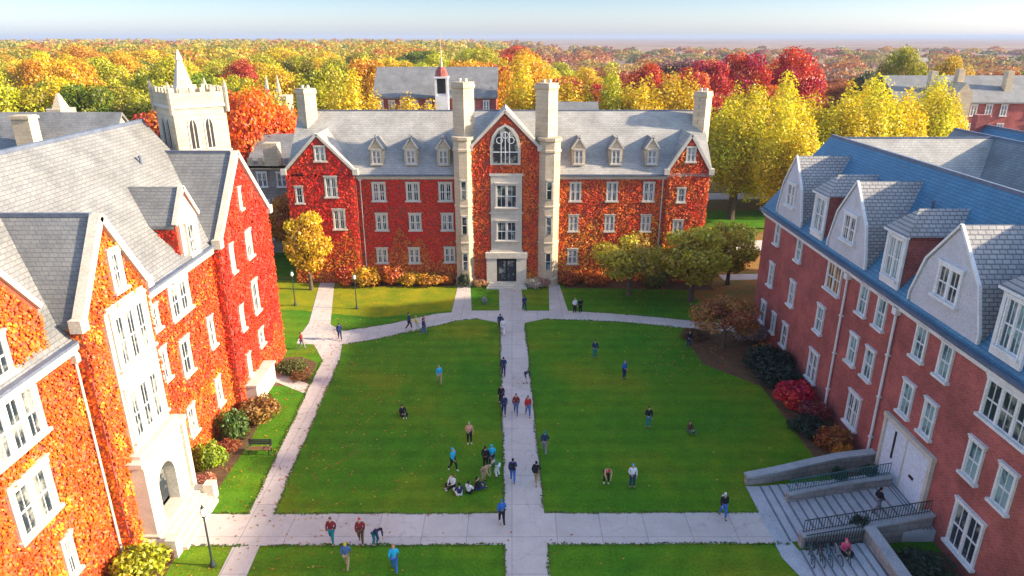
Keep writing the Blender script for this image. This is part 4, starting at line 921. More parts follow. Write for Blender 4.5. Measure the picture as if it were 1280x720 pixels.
# yellow trees just behind the main hall
k = 0
for x, y, h, c, lb in [(8.5, 119, 20.8, YEL, 'yellow poplar just right of the main hall turret chimney, beyond the ridge'), (16, 121, 21.6, YG, 'yellow green poplar beyond the middle of the right roof'), (23, 119, 21.2, YEL, 'yellow poplar beyond the right end chimney'), (29.5, 122, 21.5, YEL, 'yellow poplar between right chimney and the big clump'), (2.5, 123, 22, YEL, 'tall yellow poplar right of the distant blue roof'), (-2, 136, 23.5, GOLD, 'golden poplar behind the blue roofed hall right end'),
                       (-15, 112, 18.3, YEL, 'small golden tree in front of the distant blue roof'), (-26.5, 117, 20.6, YEL, 'yellow tree left of the distant blue roof'), (-33.5, 122, 21.5, YG, 'yellow tree above the main hall left roof'), (-38.5, 108, 20.5, YEL, 'yellow tree directly behind the orange maple')]:
    plant('tABC'[0] + 'ABC'[k % 3], x, y, lb, c, 'yellow trees behind the main hall', h=h * 1.14, w=13.0); k += 1
# the wood: rows receding to the plain
REG = ['behind the left hall', 'beyond the cream tower', 'beyond the orange maple', 'beyond the main hall left roof', 'beyond the central gable', 'beyond the main hall right roof', 'beyond the poplar clump', 'beyond the far right brick hall']
CN = {YEL: 'yellow', GOLD: 'golden', ORG: 'orange', RED: 'deep red', YG: 'yellow green', GRN: 'green', OLV: 'olive', DRK: 'dark green', RUST: 'rust brown', MAUVE: 'mauve bare'}
fr = random.Random(21)
ROWS = [(104, 10), (116, 10.5), (130, 11), (147, 11.5), (167, 12), (190, 13), (218, 14), (252, 16), (292, 19), (340, 22)]
cnt = 0
for ri, (Y, sp) in enumerate(ROWS):
    hw = Y * .80; x = -hw
    while x < hw:
        x += sp * fr.uniform(.8, 1.2); y = Y + fr.uniform(-.45, .45) * sp
        u = x / y                                    # bearing from the lawn
        if Y < 125 and x > -42: continue
        if Y < 140 and -49 < x < 6 and Y > 120: 
            if x > -36: continue
        if -28 < x < 2 and y < 142: continue
        if 6 < x < 34 and y < 135: continue
        if 20 < x and y < 150: continue
        if x > 70 and y < 172: continue
        if -50 < x < -36 and 122 < y < 138: continue
        ang = math.atan(u)
        if u < -.1: pal = [YEL, GOLD, YG, YEL, YG, OLV, GRN, YEL, YG, GOLD]
        elif u < .12: pal = [YEL, YG, ORG, GOLD, YEL, YG, RED]
        elif u < .45: pal = [RED, RED, ORG, RUST, GOLD, RED]
        else: pal = [RUST, DRK, GRN, YEL, ORG, RUST]
        if u > .02 and Y > 215 and fr.random() < .25: continue
        if -.62 < u < -.45 and Y < 150: pal = [YG, GRN, YG, OLV]
        c = fr.choice(pal)
        h = fr.uniform(19, 23.5) if u < .06 else fr.uniform(16, 20)
        if u > .06 and Y > 200: h = fr.uniform(10, 16)
        if u > .45: h *= .85
        ridx = min(7, max(0, int((u + .8) / .2)))
        rowname = 'front' if ri < 2 else 'second' if ri < 4 else 'middle' if ri < 6 else 'deep' if ri < 8 else 'farthest'
        plant(fr.choice(['rA', 'rB', 'rC', 'sA', 'sB']), x, y, '%s tree in the %s rows of the wood %s' % (CN[c], rowname, REG[ridx]), c, 'trees of the wood, %s %s rows %s' % (CN[c], rowname, REG[ridx]), h=h, w=sp * fr.uniform(1.0, 1.25))
        cnt += 1
for x, y, h, w, c, lb in [(-43, 92, 15.5, 9, (.42, .02, .01), 'scarlet tree left of the cream stone tower'), (-50, 100, 18, 11, (.55, .11, .03), 'salmon orange tree behind the scarlet one left of the tower'),
                          (-62, 97, 15, 12, (.13, .17, .015), 'large leafy green tree behind the left hall ridge'), (-54, 94, 14, 9, (.26, .25, .015), 'yellow green tree between the green tree and the scarlet one'), (-75, 104, 17, 12, (.33, .30, .015), 'broad yellow green tree at far left behind the ridge'),
                          (-70, 185, 21.5, 13, (.42, .02, .015), 'dark red tree on the skyline beyond the tower spire'), (38, 150, 21, 13, (.50, .07, .012), 'orange red dome shaped tree beyond the right chimney'), (31, 158, 21.5, 13, RED, 'deep red tree left of the orange red dome tree'),
                          (56, 172, 24.5, 15, (.45, .015, .012), 'crimson tree above the poplar clump'), (69, 176, 24.5, 16, (.50, .02, .012), 'scarlet broad tree on the skyline above the poplars'), (46, 165, 23, 13, (.42, .02, .012), 'crimson tree left above the poplar clump'),
                          (50, 210, 22, 26, MAUVE, 'mauve leafless broad tree on the skyline'), (85, 165, 23, 15, DRK, 'dark evergreen mass right of the scarlet tree'), (100, 182, 24.5, 14, OLV, 'olive tree on the skyline left of the far brick hall'),
                          (111, 180, 22.5, 11, (.5, .3, .02), 'yellow tree above the far brick hall roof'), (134, 178, 22, 12, GRN, 'round green tree right of the far brick hall skyline'), (122, 176, 20, 11, RUST, 'rust tree above the far brick hall roof'), (146, 176, 20, 12, RUST, 'rust orange tree at the right edge skyline'),
                          (100, 131, 9, 8, (.42, .16, .03), 'orange tree in front of the far brick hall'), (89, 133, 8, 4, (.5, .25, .05), 'slim golden tree against the far brick hall wall'), (108, 128, 8, 7, (.40, .12, .05), 'russet tree at the right edge before the far brick hall')]:
    plant(fr.choice(['rA', 'rB', 'sA']), x, y, lb, c, h=h, w=w)
# far-off wood that reads as one mass
rng = np.random.default_rng(77); P = []; C = []; N_ = []
for k in range(2100):
    y = 380 * (1 + rng.uniform(0, 1) ** 1.6 * 6); x = y * rng.uniform(-.85, .85); u = x / y
    dens = 1.0
    if u > .04 and y > 1350: continue
    if rng.uniform() > min(1, max(.72, .8 - (u + .12) * 2.6)): continue
    n = 170 if y < 1100 else 70; d = rng.normal(size=(n, 3)); d /= np.linalg.norm(d, axis=1)[:, None]; d[:, 2] = np.abs(d[:, 2])
    hgt = rng.uniform(15, 22) * min(1, max(.5, .8 - u * 2)) if u < .15 else rng.uniform(6, 11); w = rng.uniform(8, 15)
    P.append(np.array([x, y, hgt * .35]) + d * np.array([w, w, hgt * .65])); N_.append(d)
    base = ([(.55, .38, .02), (.52, .30, .02), (.38, .34, .03), (.50, .40, .02), (.5, .16, .02), (.28, .28, .03)] if u < 0 else [(.42, .24, .03), (.45, .18, .04), (.34, .26, .05), (.34, .10, .04), (.22, .19, .06), (.30, .17, .10)])[rng.integers(0, 6)]
    C.append(np.tile(base, (n, 1)) * rng.uniform(.7, 1.2, (n, 1)))
FP = np.concatenate(P)
me = leaves_mesh('far_wood', FP, np.clip(FP[:, 1] / 330, 1.6, 5.0), np.concatenate(N_), colr=np.concatenate(C), mat='ivy_leaves', jitter=.5, seed=5)
tag(link('far_wood', me), 'autumn woodland stretching to the hazy horizon', 'woodland', kind='stuff')

# ---- shrubs and hedges
def shrub(x, y, label, c, h, w, key='bush', group=None): return plant(key, x, y, label, c, group, h=h, w=w, name='shrub', cat='shrub')
S = [(-16.9, 74.6, 'golden yellow shrub at the foot of the main hall beside the left path', (.60, .33, .015), 2.6, 3.6), (-14.2, 74.9, 'orange shrub against the main hall, second from the left path', (.55, .16, .02), 2.8, 3.0),
     (-12.0, 74.8, 'low yellow shrub under the main hall left windows', (.58, .34, .02), 1.8, 3.0), (-9.6, 74.8, 'long low gold shrub left of the left turret', (.58, .30, .02), 1.7, 3.4), (-7.7, 75.0, 'orange tipped shrub beside the left turret', (.55, .17, .03), 1.6, 2.2),
     (-18.8, 74.3, 'red orange shrub in the left corner of the main hall', (.52, .09, .02), 2.6, 2.4), (-5.5, 73.9, 'dark green shrub at the foot of the left turret', (.05, .07, .03), 1.9, 1.4),
     (-3.6, 74.1, 'white and orange flowering shrub left of the main door', (.5, .28, .12), 1.0, 1.7), (2.6, 73.7, 'white flowering shrub right of the main door', (.6, .5, .38), 1.2, 2.0), (3.6, 73.9, 'pale pink shrub at the foot of the right turret', (.55, .3, .2), 1.3, 1.5),
     (6.6, 74.8, 'rusty orange shrub right of the right turret', (.45, .13, .03), 1.8, 2.6), (9.4, 74.8, 'orange shrub under the right windows of the main hall', (.5, .16, .02), 1.7, 3.0), (16.6, 74.3, 'olive shrub below the right gable of the main hall', (.22, .2, .03), 2.2, 3.0),
     (-20.0, 38.6, 'bright green shrub right of the portal steps', (.28, .36, .02), 2.2, 1.9), (-19.8, 42.2, 'dark green yew shrub against the orange ivy', (.10, .17, .03), 2.6, 2.0), (-19.7, 40.5, 'small russet shrub between green shrub and yew', (.32, .09, .03), 1.0, 1.6), (-19.5, 36.7, 'white and red flowering shrub beside the portal step wall', (.5, .2, .12), 1.0, 1.2),
     (-18.9, 44.9, 'tan brown clipped shrub before the red ivy wing', (.32, .17, .04), 1.9, 2.9), (-18.8, 52.6, 'low green brown shrub in the small bed by the wing', (.14, .14, .03), 1.1, 2.6), (-17.8, 51.4, 'low russet shrub at the corner of the small bed', (.25, .12, .03), .8, 1.8),
     (-19.6, 28.7, 'yellow green shrub left of the portal steps at the bottom edge', (.42, .42, .02), 2.3, 2.6), (-19.3, 26.4, 'golden shrub at the bottom left corner', (.5, .36, .03), 2.0, 2.4), (-19.1, 30.1, 'brown seed headed shrub beside the left step wall', (.26, .13, .07), 1.0, 1.2),
     (22.3, 58.8, 'pale twiggy shrub against the brick hall', (.32, .25, .24), 2.6, 2.6), (22.6, 55.6, 'small orange shrub against the brick hall below a window', (.5, .22, .02), 1.4, 1.8), (22.0, 52.8, 'dark evergreen shrub near the brick hall, farther of two', (.025, .045, .03), 2.4, 3.6), (21.8, 50.2, 'dark evergreen shrub near the brick hall, nearer of two', (.025, .045, .03), 2.2, 3.4),
     (22.0, 46.9, 'scarlet burning bush against the brick hall', (.62, .012, .02), 2.2, 3.0), (22.6, 44.8, 'dark red shrub just in front of the scarlet bush', (.25, .03, .03), 1.7, 2.2), (21.5, 42.9, 'low dark green shrub between scarlet and orange shrubs', (.03, .05, .025), 1.3, 2.6), (22.4, 41.1, 'rust orange shrub near the second downpipe', (.36, .11, .02), 1.7, 2.2), (22.5, 39.5, 'golden orange shrub beside the terrace wall', (.55, .24, .01), 1.3, 1.5),
     (21.6, 28.7, 'dark shrub in the shaded bed below the terrace', (.02, .045, .02), 1.4, 3.2), (17.4, 59.6, 'low brown shrub under the rust tree', (.18, .09, .03), .8, 2.4)]
for k, (x, y, lb, c, h, w) in enumerate(S): shrub(x, y, lb, c, h, w, 'bush' if k % 2 else 'bush2')
for k, (x, y, z) in enumerate([(18.4, 30.2, .25), (23.2, 31.3, .4)]): pass
for x, y, z, lb in [(20.4, 36.0, .75, 'dark potted evergreen on the ramp wall end'), (22.4, 36.2, .8, 'small dark plant beside the ramp by the white door'), (19.7, 31.7, .5, 'green potted shrub on the broad steps by the railing')]:
    o = thing('potted_plant', lb, 'potted plant', (x, y, z - .2), 'potted plants on the terrace')
    b = MB(); b.lathe(x, y, [(.22, z - .2), (.3, z + .25), (.33, z + .3), (.28, z + .3), (.02, z + .28)], 10); part('pot', b, 'step_stone', o)
    k = bpy.data.objects.new('foliage', PROTO['bush'][0]); col.objects.link(k); k.parent = o; k.location = (0, 0, .4); k.scale = (.35, .35, .45); k.color = (.03, .07, .04, 1)
# fallen leaves on the lawns
rng = np.random.default_rng(3); n = 5200
x = rng.uniform(-20, 19, n); y = 28 + 46 * rng.uniform(0, 1, n) ** .8
w = np.exp(-((x + 17) / 9) ** 2) + np.exp(-((x - 17) / 5) ** 2) * (y > 50) * 1.5 + .06; keep = rng.uniform(0, 1, n) < w; x, y = x[keep], y[keep]; n = len(x)
cc = np.array([(.55, .25, .03), (.5, .1, .02), (.6, .36, .05), (.3, .14, .04)])[rng.integers(0, 4, n)]
me = leaves_mesh('fallen_leaves', np.stack([x, y, np.full(n, .035)], 1), .13, np.tile([0, 0, 1.], (n, 1)), colr=cc, mat='ivy_leaves', jitter=.12, seed=3)
tag(link('fallen_leaves', me), 'scattered fallen autumn leaves on the lawn edges', 'leaves', kind='stuff')

# ragged turf along the edges of the walks
rng = np.random.default_rng(9); P = []
EDG = [((.35, 6), (-.34, 28.9)), ((-.34, 28.9), (-.42, 31.2)), ((-.45, 34.1), (-1.25, 63.0)), ((2.05, 28.9), (2.0, 31.3)), ((1.94, 34.1), (1.3, 63.0)), ((-18.5, 31.13), (-14.9, 31.13)), ((-13.9, 31.17), (-.45, 31.25)), ((2.1, 31.27), (15.7, 31.35)), ((-15.8, 33.93), (-18.5, 33.93)), ((-14.3, 33.93), (-.5, 33.98)), ((2, 34.0), (14.9, 34.07)),
       ((-14.36, 34), (-15.35, 54.8)), ((-15.9, 34), (-16.9, 54.8)), ((-12.5, 59.4), (-9, 61.6)), ((-9, 61.6), (-5.7, 63.6)), ((-16, 57.9), (-12.5, 59.4)), ((-5.7, 63.6), (-3.5, 64.3)), ((3.2, 64.2), (7, 63.9)), ((7, 63.9), (12, 63.2)), ((12, 63.2), (19.2, 61.3)), ((6.3, 66.4), (12, 65.4)), ((12, 65.4), (19.4, 63.5)), ((-16.5, 61.2), (-12, 63.1)), ((-12, 63.1), (-8, 65.6))]
for (xa, ya), (xb_, yb) in EDG:
    ln = math.hypot(xb_ - xa, yb - ya); m_ = int(ln * 26); t = rng.uniform(0, 1, m_); w_e = np.sin(t * ln * 2.1) * .03 + np.sin(t * ln * .7 + xa) * .04
    nx, ny = -(yb - ya) / ln, (xb_ - xa) / ln; o_ = rng.normal(0, .045, m_) + w_e
    P.append(np.stack([xa + (xb_ - xa) * t + nx * o_, ya + (yb - ya) * t + ny * o_, rng.uniform(.02, .07, m_)], 1))
P = np.concatenate(P); cc = np.array([(.08, .16, .01), (.12, .18, .01), (.05, .12, .01), (.2, .18, .02)])[rng.integers(0, 4, len(P))]
tag(link('grass_tufts', leaves_mesh('grass_tufts', P, .12, np.tile([0, -.3, 1.], (len(P), 1)), colr=cc, mat='ivy_leaves', jitter=.6, seed=4)), 'ragged tufts of turf along the walk edges', 'grass', kind='stuff')

# ================================================================== STREET FURNITURE
def lamp(x, y, label, h=3.2):
    o = thing('street_lamp', label, 'lamp', (x, y, 0), 'lamp posts along the walks')
    b = MB(); b.lathe(x, y, [(.17, 0), (.17, .12), (.1, .3), (.055, .5), (.045, h), (.1, h + .04), (.1, h + .1)], 10); part('post', b, 'iron', o)
    b = MB(); b.lathe(x, y, [(.07, h + .1), (.14, h + .2), (.16, h + .34), (.12, h + .5), (.04, h + .6)], 12); part('globe', b, 'globe', o)
    b = MB(); b.lathe(x, y, [(.1, h + .6), (.07, h + .68), (.02, h + .82)], 8); part('finial', b, 'iron', o)
lamp(-16.4, 67.0, 'black lamp post on the bright lawn right of the left path'); lamp(-23.2, 68.0, 'black lamp post on the bright lawn left of the left path'); lamp(-16.25, 29.6, 'lamp post with white globe at the bottom left by the cross walk')
o = thing('bench', 'small dark bench on the left lawn strip', 'bench', (-17.3, 40.3, 0))
b = MB(); 
for k in range(3): b.box(-18.2, -16.6, 40.05 + k * .16, 40.17 + k * .16, .42, .46)
part('seat', b, 'wood', o)
b = MB()
for k in range(3): b.box(-18.2, -16.6, 40.56, 40.6, .55 + k * .15, .66 + k * .15)
part('backrest', b, 'iron', o)
for x in (-18.1, -16.7):
    b = MB(); b.box(x - .03, x + .03, 40.05, 40.1, 0, .42); b.box(x - .03, x + .03, 40.55, 40.62, 0, 1.0); b.box(x - .03, x + .03, 40.05, 40.6, .6, .64); part('leg', b, 'iron', o)
def bicycle(x, y, rz, colr, label):
    o = thing('bicycle', label, 'bicycle', (x, y, 0), 'bicycles parked on the terrace')
    o.rotation_euler = (0, 0, rz); o.location = (x, y, 0.03)
    def lp(nm, b, mat, par=o, c=None):
        k = bpy.data.objects.new(nm, b.mesh(nm, mat)); col.objects.link(k); k.parent = par
        if c: k.color = (*c, 1)
        return k
    for cx_ in (-.52, .52):
        b = MB(); n = 20
        for j in range(n):
            a0, a1 = j * 2 * math.pi / n, (j + 1) * 2 * math.pi / n; b.beam((cx_ + .33 * math.cos(a0), 0, .34 + .33 * math.sin(a0)), (cx_ + .33 * math.cos(a1), 0, .34 + .33 * math.sin(a1)), .04, .04, up=(0, 1, 0))
        for j in range(8):
            a0 = j * math.pi / 4; b.tube((cx_, 0, .34), (cx_ + .32 * math.cos(a0), 0, .34 + .32 * math.sin(a0)), .006, .006, 4)
        lp('wheel', b, 'iron')
    b = MB(); A, B_, C_, D_ = (-.52, 0, .34), (-.08, 0, .32), (-.2, 0, .8), (.38, 0, .82)
    for p, q_ in ((A, B_), (A, C_), (B_, C_), (C_, D_), (B_, D_), (D_, (.52, 0, .34))): b.tube(p, q_, .022, .022, 6)
    lp('frame', b, 'paint', c=colr)
    b = MB(); b.tube((.38, 0, .8), (.36, 0, .98), .015, .015, 6); b.tube((.36, -.26, .98), (.36, .26, .98), .015, .015, 6); lp('handlebar', b, 'iron')
    b = MB(); b.prism([(-.34, -.08, .9), (-.34, .08, .9), (-.1, .02, .9), (-.1, -.02, .9)], [(-.34, -.08, .95), (-.34, .08, .95), (-.1, .02, .95), (-.1, -.02, .95)]); b.tube((-.2, 0, .8), (-.21, 0, .9), .015, .015, 6); lp('saddle', b, 'iron')
for k, (c, lb) in enumerate([((.02, .1, .12), 'dark teal bicycle at the left end of the rack below the broad steps'), ((.03, .03, .04), 'black bicycle second in the rack below the broad steps'), ((.05, .15, .2), 'blue bicycle in the middle of the rack below the broad steps'), ((.3, .3, .3), 'grey bicycle fourth in the rack below the broad steps'), ((.03, .12, .06), 'dark green bicycle at the right end of the rack')]):
    bicycle(16.35 + k * .48, 30.05, R(82 + 5 * (k % 2)), c, lb)

# ================================================================== PEOPLE
def skin_mesh(name, verts, edges, radii, root=0, levels=1, mat='skin'):
    me = bpy.data.meshes.new(name); me.from_pydata(verts, edges, []); me.update()
    o = bpy.data.objects.new(name + '_src', me); col.objects.link(o)
    sk = o.modifiers.new('skin', 'SKIN'); sb = o.modifiers.new('sub', 'SUBSURF'); sb.levels = levels; sb.render_levels = levels
    lay = me.skin_vertices[0].data if me.skin_vertices else None
    if lay is None:
        import bmesh
        bm = bmesh.new(); bm.from_mesh(me); bm.verts.layers.skin.verify(); bm.to_mesh(me); bm.free(); lay = me.skin_vertices[0].data
    for k, r in enumerate(radii):
        lay[k].radius = (r, r) if not isinstance(r, tuple) else r; lay[k].use_root = (k == root)
    bpy.context.view_layer.update()
    out = bpy.data.meshes.new_from_object(o.evaluated_get(bpy.context.evaluated_depsgraph_get()))
    bpy.data.objects.remove(o); out.name = name; out.materials.clear(); out.materials.append(M[mat])
    for p in out.polygons: p.use_smooth = True
    return out
def figure(pose):
    """joint positions in metres, facing -Y, feet at z=0. returns meshes: body, hair, shirt, trousers, shoe"""
    if pose == 'walk':
        J = dict(pel=(0, 0, .95), ch=(0, -.02, 1.28), nk=(0, -.02, 1.48), hb=(0, -.03, 1.58), ht=(0, -.035, 1.70),
                 ls=(.18, -.01, 1.42), le=(.24, .10, 1.15), lw=(.22, .02, .92), rs=(-.18, -.01, 1.42), re=(-.24, -.06, 1.15), rw=(-.2, -.24, .98),
                 lh=(.1, 0, .9), lk=(.1, -.18, .5), la=(.1, -.22, .09), lt=(.1, -.38, .05), rh=(-.1, 0, .9), rk=(-.1, .06, .5), ra=(-.1, .34, .13), rt=(-.1, .24, .04))
    elif pose == 'stand':
        J = dict(pel=(0, 0, .95), ch=(0, 0, 1.28), nk=(0, 0, 1.48), hb=(0, -.02, 1.58), ht=(0, -.02, 1.70),
                 ls=(.18, 0, 1.42), le=(.25, .03, 1.15), lw=(.24, -.06, .9), rs=(-.18, 0, 1.42), re=(-.25, .03, 1.15), rw=(-.14, -.2, 1.08),
                 lh=(.1, 0, .9), lk=(.11, -.02, .5), la=(.12, 0, .09), lt=(.14, -.16, .05), rh=(-.1, 0, .9), rk=(-.11, -.02, .5), ra=(-.12, 0, .09), rt=(-.14, -.16, .05))
    elif pose == 'sit':
        J = dict(pel=(0, 0, .13), ch=(0, .03, .46), nk=(0, .02, .66), hb=(0, -.01, .76), ht=(0, -.02, .88),
                 ls=(.18, .03, .6), le=(.26, -.08, .36), lw=(.12, -.28, .3), rs=(-.18, .03, .6), re=(-.26, -.08, .36), rw=(-.12, -.28, .3),
                 lh=(.1, -.02, .12), lk=(.26, -.4, .3), la=(.08, -.55, .08), lt=(.02, -.66, .05), rh=(-.1, -.02, .12), rk=(-.26, -.4, .28), ra=(-.08, -.45, .08), rt=(-.16, -.56, .05))
    else:  # bend: stooping forward
        J = dict(pel=(0, .05, .9), ch=(0, -.2, 1.12), nk=(0, -.36, 1.22), hb=(0, -.44, 1.26), ht=(0, -.53, 1.33),
                 ls=(.18, -.3, 1.2), le=(.22, -.34, .92), lw=(.16, -.42, .68), rs=(-.18, -.3, 1.2), re=(-.22, -.34, .92), rw=(-.16, -.44, .72),
                 lh=(.1, .03, .86), lk=(.12, -.1, .48), la=(.13, .02, .09), lt=(.14, -.14, .05), rh=(-.1, .03, .86), rk=(-.12, -.02, .48), ra=(-.13, .1, .09), rt=(-.14, -.06, .05))
    rad = dict(pel=.12, ch=.125, nk=.05, hb=.085, ht=.085, ls=.06, le=.04, lw=.028, rs=.06, re=.04, rw=.028, lh=.085, lk=.058, la=.038, lt=.035, rh=.085, rk=.058, ra=.038, rt=.035)
    E_ = [('pel', 'ch'), ('ch', 'nk'), ('nk', 'hb'), ('hb', 'ht'), ('ch', 'ls'), ('ls', 'le'), ('le', 'lw'), ('ch', 'rs'), ('rs', 're'), ('re', 'rw'), ('pel', 'lh'), ('lh', 'lk'), ('lk', 'la'), ('la', 'lt'), ('pel', 'rh'), ('rh', 'rk'), ('rk', 'ra'), ('ra', 'rt')]
    names = list(J); vs_ = [J[k] for k in names]; rr = [rad[k] for k in names]; ed = [(names.index(a), names.index(b_)) for a, b_ in E_]
    # nose, palm, five fingers per hand
    hb = Vector(J['hb']); vs_.append(tuple(hb + Vector((0, -.10, .02)))); rr.append(.018); ed.append((names.index('hb'), len(vs_) - 1))
    for sd, wn_, en in ((1, 'lw', 'le'), (-1, 'rw', 're')):
        wv = Vector(J[wn_]); d = (wv - Vector(J[en])).normalized(); side = Vector((0, 1, 0)) if abs(d.y) < .8 else Vector((1, 0, 0)); side = (side - d * side.dot(d)).normalized()
        palm = wv + d * .08; vs_.append(tuple(palm)); rr.append((.035, .018)); pi = len(vs_) - 1; ed.append((names.index(wn_), pi))
        for k, ln in enumerate((.065, .08, .085, .075)):
            base = palm + side * (.03 * (1.5 - k) / 1.5) + d * .02; k1 = base + d * ln * .55; tip = k1 + (d * .7 + Vector((-sd * .5, 0, 0))).normalized() * ln * .5
            vs_ += [tuple(k1), tuple(tip)]; rr += [.009, .008]; ed += [(pi, len(vs_) - 2), (len(vs_) - 2, len(vs_) - 1)]
        th = palm - side * .045 - d * .01; vs_.append(tuple(th)); rr.append(.011); ed.append((pi, len(vs_) - 1)); vs_.append(tuple(th - side * .01 + d * .035)); rr.append(.009); ed.append((len(vs_) - 2, len(vs_) - 1))
    body = skin_mesh('person', vs_, ed, rr, 0, 1)
    def sub(nm, keys, extra, mat, short=None):
        ks = keys; v = [J[k] for k in ks]; e = [(ks.index(a), ks.index(b_)) for a, b_ in E_ if a in ks and b_ in ks]; r_ = [rad[k] * extra.get(k, 1.22) + .012 for k in ks]
        return skin_mesh(nm, v, e, r_, 0, 1, mat)
    shirt = sub('shirt', ['ch', 'pel', 'ls', 'le', 'lw', 'rs', 're', 'rw'], {'ch': 1.25, 'lw': 1.1, 'rw': 1.1, 'pel': 1.12}, 'cloth')
    trous = sub('trousers', ['pel', 'lh', 'lk', 'la', 'rh', 'rk', 'ra'], {'pel': 1.05}, 'cloth')
    hd = Vector(J['ht']); hb = Vector(J['hb']); up = (hd - hb).normalized(); bk = Vector((0, 1, 0))
    hair = skin_mesh('hair', [tuple(hb + up * .07 + bk * .045), tuple(hd + up * .045 + bk * .02), tuple(hb + bk * .085 - up * .02)], [(0, 1), (0, 2)], [.085, .062, .05], 0, 2, 'cloth')
    shoes = [skin_mesh('shoe', [tuple(Vector(J[a]) + Vector((0, .02, -.03))), tuple(Vector(J[t_]) + Vector((0, -.02, -.01)))], [(0, 1)], [.052, .045], 0, 1, 'cloth') for a, t_ in (('la', 'lt'), ('ra', 'rt'))]
    pack = None
    if pose in ('walk', 'stand'):
        b = MB(); b.prism([(-.14, .14, 1.02), (.14, .14, 1.02), (.14, .28, 1.02), (-.14, .28, 1.02)], [(-.12, .13, 1.42), (.12, .13, 1.42), (.11, .22, 1.45), (-.11, .22, 1.45)]); pack = b.mesh('backpack', 'cloth')
    return body, shirt, trous, hair, shoes, pack
FIG = {p: figure(p) for p in ('walk', 'stand', 'sit', 'bend')}
CLR = dict(black=(.015, .015, .02), navy=(.02, .035, .10), blue=(.03, .13, .42), cyan=(.02, .38, .62), maroon=(.20, .02, .025), red=(.5, .03, .03), white=(.7, .7, .7), grey=(.2, .2, .22), denim=(.06, .13, .28), khaki=(.36, .28, .16), peach=(.62, .30, .20), green=(.05, .16, .08), yellow=(.6, .5, .05), teal=(.02, .2, .24), brown=(.12, .06, .03), pink=(.7, .08, .16))
def person(x, y, pose, rz, shirt, trousers, label, hair='brown', pack=None, z=.028, s=1.0):
    f = FIG[pose]; o = bpy.data.objects.new('person', f[0]); col.objects.link(o); o.location = (x, y, z); o.rotation_euler = (0, 0, R(rz)); o.scale = (s, s, s)
    tag(o, label, 'person', 'people on the lawn and walks')
    def ch(nm, me, c): k = bpy.data.objects.new(nm, me); col.objects.link(k); k.parent = o; k.color = (*CLR[c], 1)
    ch('shirt', f[1], shirt); ch('trousers', f[2], trousers); ch('hair', f[3], hair)
    for sh_ in f[4]: ch('shoe', sh_, 'black' if trousers != 'black' else 'white')
    if pack and f[5]: ch('backpack', f[5], pack)
L_ = .028; G_ = .01
